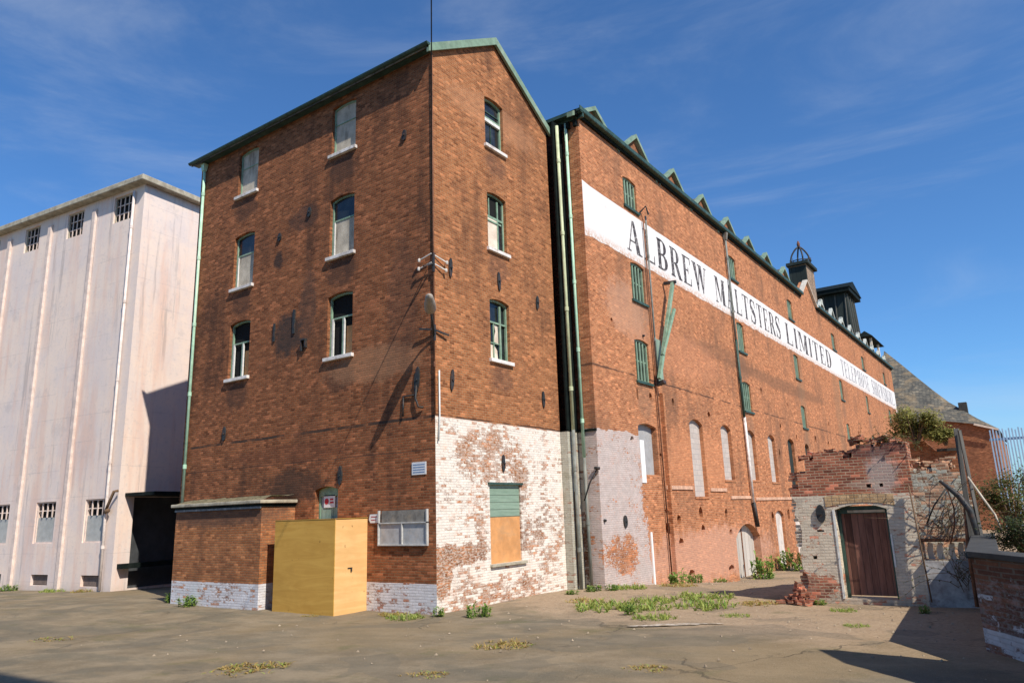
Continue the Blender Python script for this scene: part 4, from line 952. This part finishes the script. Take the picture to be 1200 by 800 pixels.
for w in loww:
    wi = MB().panel(G, rect(*w), [rect(w[0]+.06, w[1]-.06, w[2]+.06, w[3]-.06)], d=-.06, depth=.06).build('window', m_greytrim, grey)
    zb = w[2]+(w[3]-w[2])*.62
    MB().box(G, w[0]+.05, w[1]-.05, -.16, -.13, w[2]+.05, zb).build('board', plain('grey_metal_board', (.40, .41, .39), .7, .15, 4), wi)
    MB().box(G, w[0]+.05, w[1]-.05, -.24, -.22, zb, w[3]-.05).build('pane', m_void, wi)
    mb = MB()
    for k in (1, 2, 3): x = w[0]+(w[1]-w[0])*k/4; mb.box(G, x-.025, x+.025, -.12, -.07, zb, w[3]-.06)
    mb.box(G, w[0]+.06, w[1]-.06, -.16, -.121, zb+.28, zb+.33); mb.build('glazing_bar', m_greytrim, wi)
for w in vent:
    wi = MB().box(G, w[0]+.03, w[1]-.03, -.16, -.12, w[2]+.03, w[3]-.03).build('air_vent', plain('vent_brown', (.17, .13, .11), .85), grey)
pipe_line('drainpipe', [G(-.62, .10, 17.6), G(-.62, .10, 3.2), G(-.55, .12, -.3)], .06, m_pipeG, grey, collar=3)
mb = MB(); mb.tube([G(-.50, .16, 3.0), G(-.30, .22, 3.2), G(0.05, .25, 3.72), G(.12, .1, 3.75)], .06, 8); mb.tube([G(-.62, .12, 2.9), G(-.3, .2, 2.95)], .09, 8); mb.build('service_pipe', m_twig, grey, smooth=True)
MB().box(GSd, .30, 6.2, .003, 1.9, 3.52, 3.66).build('canopy', m_black, grey)
MB().box(GSd, op[0], op[1], -.36, -.30, -.5, 3.5).build('bay_shade_sheet', plain('bay_shade_dark', (.06, .065, .07), .7, .25, 2), grey)  # dark sheet in the bay mouth; shade under the canopy put into its colour
MB().box(GSd, .2, 6.2, .003, .35, .55, .75).build('dock_rail', m_black, grey)

# ------------------------------------------------------------------ ruined shed
random.seed(5)
def ragged_top(u0, u1, zf, step=.115, amp=.07):
    pts = []; u = u0; z = None
    while u < u1-.01:
        st = random.choice((.23, .115, .23, .345)); zz = round((zf(u)+random.uniform(-amp, amp))/.078)*.078
        pts += [(u, zz), (min(u+st, u1), zz)]; u += st
    return pts
ruin = thing('ruined_shed', 'roofless brick shed with ragged top, whitewashed lower wall and red-brown door', 'shed', (8.8, 5.3, 0))
def ztop(u):
    if u < 7.75: return 2.6+(u-7.45)*1.7
    if u < 8.2: return 3.35+(u-7.75)*.3
    if u < 9.1: return 3.45+.05*math.sin(u*9)
    return 3.72-.3*max(0, u-9.9)+.06*math.sin(u*11)
tp = ragged_top(7.46, 10.3, ztop)
left = [(7.62, -.5), (7.60, .12), (7.68, .35), (7.66, .55), (7.58, .62), (7.55, 1.15), (7.62, 1.25), (7.66, 1.6), (7.60, 1.9), (7.52, 2.0), (7.60, 2.3), (7.50, 2.45), (7.46, 2.6)]
outer = [(10.3, -.5)]+tp[::-1]+left[::-1]
clean = []
for q in outer:
    if not clean or (abs(q[0]-clean[-1][0])+abs(q[1]-clean[-1][1])) > .004: clean.append(q)
dh = arch(8.50, 9.68, .0, 2.22, .12)
notch = [[(9.30, 2.62), (9.42, 2.60), (9.43, 2.70), (9.31, 2.70)], [(8.55, 1.62), (8.75, 1.63), (8.74, 1.66), (8.56, 1.66)] if False else [(8.02, 1.58), (8.20, 1.58), (8.19, 1.625), (8.03, 1.625)], [(7.85, .92), (7.95, .92), (7.95, 1.0), (7.85, 1.0)], [(9.6, 2.62), (9.68, 2.62), (9.68, 2.70), (9.6, 2.70)]]
rw = MB().panel(TA(5.3), clean, [dh]+notch, d=0, depth=.62)
mb = MB(); mb.panel(TB(7.98), [(5.65, -.5), (9.4, -.5), (9.4, 1.4), (8.8, 1.9), (8.1, 2.0), (7.2, 2.5), (6.4, 2.6), (5.65, 3.1)], d=0, depth=.3); mb.panel(TA(9.4), [(7.9, -.5), (11.2, -.5), (11.2, 2.2), (9.9, 2.6), (7.9, 1.9)], d=0, depth=.3); mb.build('wall', m_ruin2, ruin)
mb = MB(); n_ = 9
for i in range(n_):   # soldier bricks of the flat arch
    a0 = 8.30+1.58*i/n_; a1 = 8.30+1.58*(i+1)/n_-.012; rz = lambda u: .10*(1-((u-9.09)/.8)**2)
    mb.panel(TA(5.3), [(a0, 2.17+rz(a0)), (a1, 2.17+rz(a1)), (a1, 2.44+rz(a1)*.4), (a0, 2.44+rz(a0)*.4)], d=.012, depth=.011)
mb.build('lintel', brick('buff_arch_brick', (.58, .40, .22), (.46, .28, .14), (.4, .3, .2), soot_amt=.3), ruin)
dr = MB().panel(TA(5.3), [(8.58, .06), (9.25, .06), (9.6, .06), (9.6, 2.0), (8.58, 2.0)], d=-.30, depth=.05).build('door', m_door, ruin)
mb = MB(); mb.box(TA(5.3), 8.503, 8.57, -.36, -.24, 0, 2.1); mb.box(TA(5.3), 9.61, 9.677, -.36, -.24, 0, 2.1); mb.box(TA(5.3), 8.571, 9.609, -.36, -.24, 2.0, 2.18); mb.build('frame', m_dkgreen, dr)
MB().box(TA(5.3), 8.75, 9.6, -.24, -.21, 2.02, 2.08).build('rail', m_boardw, dr)
MB().box(TA(5.3), 8.447, 8.498, -.02, .02, .0, 2.1).build('reveal_trim', m_whitep, ruin); MB().box(TA(5.3), 9.682, 9.72, -.02, .02, .75, 1.5).build('reveal_trim', m_whitep, ruin)
mb = MB(); pts = [(8.17+.11*math.cos(2*math.pi*i/16), 2.02+.22*math.sin(2*math.pi*i/16)) for i in range(16)]
mb.panel(TA(5.3), pts, d=.06, depth=.058); mb.tube([(8.17, 5.3, 2.02), (8.17, 5.2, 2.02)], .03, 8); mb.build('anchor_plate', m_iron, ruin)
# loose bricks on the top and at the broken left end
random.seed(9)
def loose(mb, x, y, z, a, t=0.0):
    c_, s_ = math.cos(a), math.sin(a); L, Wd, H = .11, .052, .034
    vs = [(x+c_*i*L-s_*j*Wd, y+s_*i*L+c_*j*Wd, z+k*H+t*i*L) for k in (-1, 1) for j in (-1, 1) for i in (-1, 1)]
    mb.add(vs, [(0,1,3,2), (4,6,7,5), (0,4,5,1), (2,3,7,6), (0,2,6,4), (1,5,7,3)])
for i in range(46):
    u = random.uniform(7.8, 10.2); loose(rw, u, 5.3+random.uniform(.05, .3), ztop(u)+random.uniform(.0, .09), random.uniform(-.5, .5), random.uniform(-.4, .4))
for z in [k*.078 for k in range(4, 40)]:
    if random.random() < .75: loose(rw, 7.60+random.uniform(-.05, .05)-(.02 if z > 2 else 0), 5.36+random.uniform(0, .15), z, random.uniform(-.2, .2))
rw.build('wall', m_ruin, ruin)
rb = MB(); random.seed(21)
for i in range(60):
    a = random.uniform(0, 6.28); r_ = abs(random.gauss(0, .20)); h = max(0, .42-r_*1.3)
    loose(rb, 7.50+r_*math.cos(a), 5.12+r_*math.sin(a), zg(7.5, 5.1)+random.uniform(.03, h+.05), random.uniform(0, 3.1), random.uniform(-.7, .7))
o = rb.build('brick_rubble', m_loose, origin=(7.5, 5.1, -.1)); setp(o, 'heap of broken red bricks at the ragged left end of the ruined shed', 'rubble', kind='stuff')

# right-hand broken wall with pier, opening and low white wall
bw = thing('broken_yard_wall', 'broken flaking brick wall with a low opening right of the shed door', 'wall', (10.7, 4.9, 0))
random.seed(15)
def zt2(u): return 3.05+.12*math.sin(u*7)-(.25 if u > 10.9 else 0)
tp = ragged_top(10.303, 11.36, zt2)
outer = [(11.36, -.5)]+tp[::-1]+[(10.303, -.5)]
bwm = MB().panel(TA(5.32), outer, [rect(10.33, 11.16, .93, 1.32)], d=0, depth=.3)
for i in range(26): loose(bwm, random.uniform(10.1, 11.2), 5.32+random.uniform(.05, .25), zt2(random.uniform(10.1, 11.2))+random.uniform(-.02, .07), random.uniform(-.6, .6), random.uniform(-.4, .4))
bwm.build('wall', m_ruin2, bw)
MB().box(TA(5.32), 10.305, 11.36, .004, .12, -.4, .90).build('low_wall', plain('flaking_whitewash', (.42, .41, .40), .9, .35, 4, dirt=(.16, .10, .08), dirt_amt=.85), bw)
MB().box(TA(5.32), 10.305, 11.20, -.28, .04, 1.322, 1.40).build('lintel', m_rust, bw)
random.seed(2)
for u in (10.40, 10.60, 10.84, 11.02):
    MB().panel(TA(5.5), [(u, .88), (u+.13, .88), (u+.10, 1.08), (u+.12, 1.28), (u+.03, 1.30), (u-.02, 1.13)], d=0, depth=.06).build('plaster_stub', m_boardc, bw)

yw = thing('yard_wall', 'low whitewash-flaked brick wall with dark coping at the right edge of the yard', 'wall', (11.8, 0, 0))
mb = MB(); Y1 = TD((11.42, 5.31), (11.78, -1.25)); L1 = math.hypot(.36, 6.56)
mb.panel(Y1, rect(.02, L1, -.6, 1.40), d=0, depth=.3); Y2 = TD((11.78, -1.25), (13.4, -3.9)); L2 = math.hypot(1.62, 2.65)
mb.panel(Y2, rect(.0, L2, -.6, 1.42), d=0, depth=.3); mb.build('wall', m_wallR, yw)
mb = MB(); mb.box(Y1, -.02, L1+.06, -.37, .07, 1.403, 1.50); mb.box(Y2, -.06, L2, -.37, .07, 1.424, 1.51); mb.build('coping', m_dkconc, yw, bevel=.015)

# timber and iron debris
def debris(name, label, cat, pts, r, mat, group=None, flat=False):
    mb = MB()
    if flat: mb.bar(pts[0], pts[1], r[0], r[1])
    else: mb.tube(pts, r, 7)
    o = mb.build(name, mat, smooth=not flat, origin=pts[0]); return setp(o, label, cat, group)
debris('timber_post', 'silvery weathered timber post standing nearest the orange wall end', 'post', [(11.39, 4.65, 1.15), (11.43, 4.75, 3.82)], (.10, .06), m_deadwood, flat=True)
debris('timber_post', 'darker split timber post leaning right of its silvery neighbour', 'post', [(11.60, 4.44, 1.15), (11.50, 4.65, 3.77)], (.06, .05), m_deadwood, flat=True)
debris('bent_beam', 'black bent iron beam arching over the broken wall', 'beam', [(10.95, 4.65, 2.68), (11.12, 4.59, 2.51), (11.29, 4.54, 2.33), (11.46, 4.49, 2.01), (11.52, 4.49, 1.51), (11.52, 4.49, 1.15)], [.03, .05, .07, .075, .065, .05], m_iron)
debris('iron_rod', 'thin dark rod slanting up across the broken wall face', 'rod', [(10.55, 4.78, 1.75), (10.75, 4.76, 2.14), (11.06, 4.74, 2.53)], .016, m_iron)
debris('iron_rod', 'thin rod bowed in a loop in front of the broken wall bricks', 'rod', [(11.06, 4.74, 2.51), (11.14, 4.70, 2.09), (11.09, 4.70, 1.67), (10.96, 4.72, 1.31)], .016, m_rust)
debris('rusty_post', 'rusty upright iron post at the right end of the broken wall', 'post', [(11.27, 4.75, -0.01), (11.29, 4.75, 1.30), (11.37, 4.75, 2.17)], .045, m_rust)
debris('timber_pole', 'thin brown pole standing against the left pier of the broken wall', 'pole', [(10.41, 4.75, 0.05), (10.30, 4.78, 2.61)], .018, m_twig)
debris('pale_branch', 'long pale branch leaning down over the coping into the shrubs', 'branch', [(11.58, 3.6, 2.72), (11.8, 3.5, 2.25), (11.95, 3.4, 1.95), (12.03, 3.3, 1.62)], [.018, .022, .02, .015], m_boardw)
# unseen, added to shade the yard: wedge wall off right, block behind the viewpoint
og = MB(); og.panel(TB(13.75), [(-6.6, -.5), (-3.0, -.5), (-3.15, 2.0), (-3.5, 4.25), (-4.3, 3.6), (-5.2, 2.2)], d=0, depth=.3)
setp(og.build('shade_wedge_wall', m_ruin2, origin=(13.6, -4, 0)), 'unseen added wall piece past the right edge, shaped to shade the yard', 'wall')
wh = thing('shade_block', 'unseen brick block added behind the viewpoint to shade the near corner of the yard', 'building', (24, -26, 0))
MB().box(ID, 15.2, 34, -40, -16.4, -1, 20.2).build('wall', m_farbrick, wh); MB().box(ID, 15.0, 34.2, -40.2, -16.2, 20.202, 20.5).build('roof', m_slate, wh)

# ------------------------------------------------------------------ vegetation
def leaf(mb, p, d, L, w, m=0):
    d = d.normalized(); s_ = d.cross(Vector((random.uniform(-.3, .3), random.uniform(-.3, .3), 1)))
    if s_.length < .01: s_ = Vector((1, 0, 0))
    s_.normalize(); mid = p+d*L*.5+Vector((0, 0, L*.12)); tip = p+d*L-Vector((0, 0, L*.10))
    mb.add([p-s_*w*.18, p+s_*w*.18, mid+s_*w*.5, tip, mid-s_*w*.5], [(0, 1, 2, 4), (4, 2, 3)], m)
def weed_mesh(r, h, n, lf, wd, seed, mats, name='weed_clump', upright=.7):
    random.seed(seed); mb = MB()
    stems = max(3, n//14)
    for s_ in range(stems):
        a = random.uniform(0, 6.28); q = r*math.sqrt(random.random())*.8; b = Vector((q*math.cos(a), q*math.sin(a), -.03))
        H = h*random.uniform(.5, 1)*(1-.4*q/r); lean = Vector((math.cos(a), math.sin(a), 0))*random.uniform(.0, .35)*H
        top = b+lean+Vector((0, 0, H)); mb.tube([b, b.lerp(top, .5)+lean*.1, top], .006, 4, 0, cap=False)
        for k in range(n//stems):
            t = random.uniform(.1, 1); p = b.lerp(top, t); aa = random.uniform(0, 6.28)
            leaf(mb, p, Vector((math.cos(aa), math.sin(aa), random.uniform(-.1, upright))), lf*random.uniform(.6, 1.2), wd*random.uniform(.7, 1.2), 0 if random.random() < .75 else 1)
    o = mb.build(name, mats, recalc=False); return o
protos = [weed_mesh(.28, .42, 240, .12, .055, 1, [m_leaf, m_leafy]), weed_mesh(.34, .30, 260, .11, .045, 2, [m_leaf, m_leafy]),
          weed_mesh(.20, .50, 180, .13, .05, 3, [m_leaf, m_leafy]), weed_mesh(.46, .05, 700, .085, .014, 4, [m_leafy, m_leaf], upright=1.5),
          weed_mesh(.44, .04, 600, .09, .013, 5, [m_dry, m_leafy], upright=1.0)]
used = set()
spots = [ # x, y, proto, scale, zscale, label
 (-8.7, -1.42, 0, 1.0, .9, 'bushy weed at the foot of the porch plinth, near its left end'),
 (-10.4, -1.0, 2, .8, .9, 'dark weed in the gap between porch and pale concrete building'),
 (-22.6, .95, 3, 1.6, 1.5, 'straggly weeds along the concrete building under its second rib'),
 (-20.6, 1.2, 4, 1.5, 2, 'dry yellow weeds below the basement vents'),
 (-26.0, .5, 1, 1.2, .8, 'low green weeds farthest along the concrete building'),
 (.30, -.28, 2, .75, .75, 'upright weed right at the tower corner'),
 (1.35, .0, 1, 1.05, 1.1, 'spreading weed on the ground just right of the tower corner'),
 (-.35, -.75, 3, 1.3, 1.4, 'low grassy tuft under the notice board'),
 (-1.2, -.35, 4, 1.1, 1.2, 'dry low tuft between hoarding and tower corner'),
 (.95, 5.0, 0, .7, .55, 'leafy weed at the foot of the whitewashed gable wall, right end'),
 (1.15, 6.0, 1, .9, .8, 'weed growing beneath the two drainpipes'),
 (1.55, 6.35, 0, .8, .7, 'weed right of the drainpipe feet'),
 (1.9, 7.0, 3, 1.5, 1.5, 'grassy tuft at the near corner of the mill'),
 (2.2, 9.9, 0, 1.25, .95, 'large bright green weed against the mill wall past the white post'),
 (2.4, 11.0, 1, 1.3, .9, 'spreading weed next to the large bright one by the mill'),
 (4.45, 1.75, 2, .8, .8, 'upright weed alone in the middle of the yard'),
 (3.3, 2.6, 3, 2.2, 1.4, 'wide patch of low green grass in front of the drainpipes'),
 (4.3, 2.9, 3, 1.8, 1.2, 'second patch of low grass in mid yard'),
 (5.4, 1.1, 3, 1.3, 1.6, 'grass tuft in front of the upright yard weed'),
 (5.6, 3.6, 3, 2.0, 1.3, 'wide low grass patch toward the mill cart door'),
 (4.9, 5.2, 3, 2.2, 1.3, 'far low grass patch across the mill yard'),
 (1.75, 20.6, 0, 1.9, 1.5, 'dark weeds before the arched cart door'),
 (1.75, 25.4, 1, 2.2, 1.6, 'weeds just right of the arched cart door'),
 (7.95, 5.0, 1, .55, .8, 'small weed at the foot of the shed wall'),
 (8.75, 3.75, 3, .8, 1.6, 'grass tuft before the shed door'),
 (9.55, 1.1, 3, .7, 1.2, 'sparse grass tuft near the edge of the big shadow'),
 (6.9, 2.0, 3, .9, 1.3, 'sparse grass in a crack right of the dust patch'),
 (4.6, -3.5, 4, 1.6, 1.0, 'dry grass patch in the open foreground'),
 (5.35, -6.4, 4, 1.1, .9, 'dry grass patch at the bottom edge of the yard'),
 (2.4, -7.1, 4, 1.8, .7, 'withered grass patch at the near left of the yard'),
 (-5.3, -6.7, 4, 1.5, .7, 'withered grass patch at far left of the foreground'),
 (6.9, -1.6, 3, .35, .9, 'tiny green sprig in a crack of the yard'),
 (10.4, 3.7, 2, .6, .7, 'weed in the shade below the low opening'),
 (3.9, 4.2, 3, 1.6, 1.5, 'grass between the drainpipes and the big weed, in mid yard'),
 (2.9, 8.3, 4, 1.8, 1.4, 'dry grass strip before the whitewashed mill corner'),
 (2.3, 13.6, 1, .9, .7, 'small weed under the tall blocked windows of the mill'),
 (6.6, 4.6, 4, 1.5, 1.2, 'dry tuft between the mill and the heap of bricks'),
 (2.2, 3.6, 4, 1.6, 1.3, 'dry grass before the whitewashed gable wall'),
 (-3.1, -1.35, 4, .8, 1.0, 'withered tuft at the foot of the plywood hoarding'),
 (7.9, -4.6, 4, 1.0, .8, 'thin dry grass at the bottom edge, right of the other dry patches'),
]
for i, (x, y, k, s_, zs, lab) in enumerate(spots):
    pr = protos[k]
    if k in used: o = pr.copy(); COL.objects.link(o)
    else: o = pr; used.add(k)
    o.location = (x, y, zg(x, y)-.01); o.scale = (s_, s_, s_*zs*(1.25 if k < 3 else 1.1)); o.rotation_euler = (0, 0, i*1.7); setp(o, lab, 'weed', 'weeds growing in the yard and along the walls')
    o.name = 'grass_tuft' if k >= 3 else 'weed_clump'

def shrub(name, c, rx, ry, rz, n, lf, wd, seed, mats, label, twigs=14, cat='shrub'):
    random.seed(seed); root = thing(name, label, cat, (c[0], c[1], c[2]-rz*.8)); mb = MB(); tw = MB()
    blobs = []
    for i in range(twigs):
        a = random.uniform(0, 6.28); e = random.uniform(-.5, 1); q = Vector((math.cos(a)*rx*random.uniform(.3, .9), math.sin(a)*ry*random.uniform(.3, .9), rz*e*random.uniform(.5, 1)))
        blobs.append(Vector(c)+q); tw.tube([(c[0]+q.x*.1, c[1]+q.y*.1, c[2]-rz*.8), Vector(c)+q*.6, Vector(c)+q*1.1], [.03, .018, .006], 5)
    for i in range(n):
        b = random.choice(blobs); p = b+Vector((random.gauss(0, rx*.17), random.gauss(0, ry*.17), random.gauss(0, rz*.17)))
        a = random.uniform(0, 6.28); leaf(mb, p, Vector((math.cos(a), math.sin(a), random.uniform(-.6, .8))), lf*random.uniform(.5, 1.3), wd*random.uniform(.6, 1.2), 0 if random.random() < .6 else 1)
    tw.build('stem', m_twig, root); mb.build('foliage', mats, root, recalc=False); return root
shrub('buddleia', (8.45, 23.3, 5.45), 1.05, .6, .85, 3400, .24, .07, 4, [m_bud, m_bush], 'yellowish buddleia bush growing from the wall at the far end of the mill', twigs=30, cat='bush')
shrub('buddleia', (9.6, 23.4, 4.95), .7, .5, .45, 1700, .2, .07, 6, [m_bud, m_bush], 'smaller trailing buddleia over the outbuilding wall, right of the larger one', twigs=14, cat='bush')
shrub('shrub', (12.1, 8.0, 2.1), .75, .7, .85, 3200, .11, .045, 8, [m_bushd, m_bush], 'olive green shrub behind the coping, right of the timber posts', twigs=26)
shrub('shrub', (13.0, 9.2, 2.4), .8, .8, .75, 2400, .11, .045, 12, [m_bushd, m_bush], 'darker shrub at the far right under the blue fence', twigs=22)
shrub('shrub', (12.45, 3.2, 1.45), .75, .8, .55, 5200, .08, .035, 13, [m_lowbush, m_bushd], 'dark low shrub just behind the yard wall coping', twigs=34)
# dead creeper and brambles on the ruins
def tangle(name, label, c, span, n, seed, leaves=0, r=.010):
    random.seed(seed); root = thing(name, label, 'creeper', c); mb = MB(); lf = MB()
    for i in range(n):
        p = Vector(c)+Vector((random.uniform(-span[0], span[0]), random.uniform(-span[1], span[1])*.5, random.uniform(-.1, .2)*span[2]))
        d = Vector((random.uniform(-.6, .6), random.uniform(-.25, .1), random.uniform(.4, 1))).normalized(); pts = [p]; L = random.uniform(.5, 1.3)*span[2]
        for k in range(7):
            d = (d+Vector((random.uniform(-.45, .45), random.uniform(-.2, .2), random.uniform(-.45, .2)))).normalized(); pts.append(pts[-1]+d*L/7)
            for q in range(leaves):
                a = random.uniform(0, 6.28); leaf(lf, pts[-1], Vector((math.cos(a), math.sin(a), random.uniform(-.5, .5))), random.uniform(.04, .09), .035)
        mb.tube(pts, [r*(1-.1*k) for k in range(8)], 4, cap=False)
    mb.build('stem', m_twig, root, recalc=False)
    if lf.v: lf.build('foliage', m_bushd, root, recalc=False)
tangle('creeper', 'bare brown creeper stems tangled over the broken wall right of the shed door', (10.95, 5.15, 1.5), (.42, .15, 1.5), 30, 31, 1)
tangle('creeper', 'brambles in front of the low opening beside the yard wall', (11.15, 4.9, .35), (.22, .3, 1.1), 22, 33, 2)
tangle('creeper', 'leafy creeper trailing over the ragged top of the ruined shed', (9.9, 5.5, 3.45), (.7, .3, .6), 24, 35, 3)
# stones and grit on the yard
def grit():
    random.seed(77); mb = MB(); n = 0
    while n < 900:
        x = random.uniform(-4, 12); y = random.uniform(-7, 14)
        if (x < 1.3 and y > -.2) or y > 5.0 and x > 7.2: continue
        if random.random() > (.25+.75*sm((y+.35*x-1)/4)): continue
        n += 1; r = random.choice((.008, .012, .012, .018, .03)); z = zg(x, y)+.012; a = random.uniform(0, 3.1)
        c_, s_ = math.cos(a)*r, math.sin(a)*r; h = r*random.uniform(.5, 1)
        mb.add([(x+c_, y+s_, z), (x-s_*.8, y+c_*.8, z), (x-c_*1.2, y-s_*1.2, z), (x+s_, y-c_, z), (x+c_*.2, y, z+h*1.3)], [(0, 1, 4), (1, 2, 4), (2, 3, 4), (3, 0, 4)])
    setp(mb.build('gravel', plain('pale_grit', (.34, .27, .19), .9, .5, 3)), kind='stuff', label='scattered grit and small stones on the yard', cat='gravel')
grit()
# ------------------------------------------------------------------ world, sun, camera
sd = Vector((1, -.375, 1.08)).normalized()
elev = math.asin(sd.z); az = math.atan2(sd.x, sd.y)
w = bpy.data.worlds.new('World'); scn.world = w; w.use_nodes = True; nt = w.node_tree; nt.nodes.clear()
sky = nt.nodes.new('ShaderNodeTexSky'); sky.sky_type = 'NISHITA'; sky.sun_disc = False; sky.sun_elevation = elev; sky.sun_rotation = az
sky.air_density = 1.0; sky.dust_density = .3; sky.ozone_density = 3.0; sky.altitude = 50
tc = nt.nodes.new('ShaderNodeTexCoord'); mp = nt.nodes.new('ShaderNodeMapping'); nt.links.new(tc.outputs['Generated'], mp.inputs[0])
mp.inputs['Rotation'].default_value = (R(24), R(14), R(200)); mp.inputs['Scale'].default_value = (1.0, 1.8, 5.5)
nz = nt.nodes.new('ShaderNodeTexNoise'); nt.links.new(mp.outputs[0], nz.inputs['Vector']); nz.inputs['Scale'].default_value = 1.3; nz.inputs['Detail'].default_value = 8; nz.inputs['Roughness'].default_value = .62; nz.inputs['Distortion'].default_value = .6
mr = nt.nodes.new('ShaderNodeMapRange'); mr.interpolation_type = 'SMOOTHSTEP'; nt.links.new(nz.outputs[0], mr.inputs[0]); mr.inputs[1].default_value = .46; mr.inputs[2].default_value = .84; mr.inputs[3].default_value = 0; mr.inputs[4].default_value = .30
mx = nt.nodes.new('ShaderNodeMix'); mx.data_type = 'RGBA'; nt.links.new(mr.outputs[0], mx.inputs[0]); hs = nt.nodes.new('ShaderNodeMix'); hs.data_type = 'RGBA'; hs.blend_type = 'MULTIPLY'; hs.inputs[0].default_value = 1; hs.inputs[7].default_value = (.66, 1.08, 1.48, 1)
nt.links.new(sky.outputs[0], hs.inputs[6]); nt.links.new(hs.outputs[2], mx.inputs[6]); mx.inputs[7].default_value = (6.5, 7.0, 7.6, 1)
bg = nt.nodes.new('ShaderNodeBackground'); nt.links.new(mx.outputs[2], bg.inputs[0]); bg.inputs[1].default_value = .092
wo = nt.nodes.new('ShaderNodeOutputWorld'); nt.links.new(bg.outputs[0], wo.inputs[0])
sl = bpy.data.lights.new('sun', 'SUN'); sl.energy = 5.0; sl.angle = R(.53); sl.color = (1, .92, .81)
so = bpy.data.objects.new('sun', sl); COL.objects.link(so); so.rotation_euler = (-sd).to_track_quat('-Z', 'Y').to_euler(); so.location = (30, -12, 35)

cam = bpy.data.cameras.new('camera'); co = bpy.data.objects.new('camera', cam); COL.objects.link(co)
r_ = Vector((0.81432675, 0.57948105, -0.0327668)); u_ = Vector((0.15752155, -0.16631866, 0.97340899)); f_ = Vector((-0.55862233, 0.79783445, 0.22671849))
m = Matrix((r_, u_, -f_)).transposed().to_4x4(); m.translation = Vector((12.84066467, -14.67326147, 2.3)); co.matrix_world = m
cam.sensor_width = 36; cam.lens = 36*860.13/1200; cam.clip_end = 3000; cam.clip_start = .05
scn.camera = co
vs_ = scn.view_settings; vs_.view_transform = 'Standard'; vs_.look = 'None'; vs_.exposure = .22; vs_.gamma = 1; vs_.use_curve_mapping = False
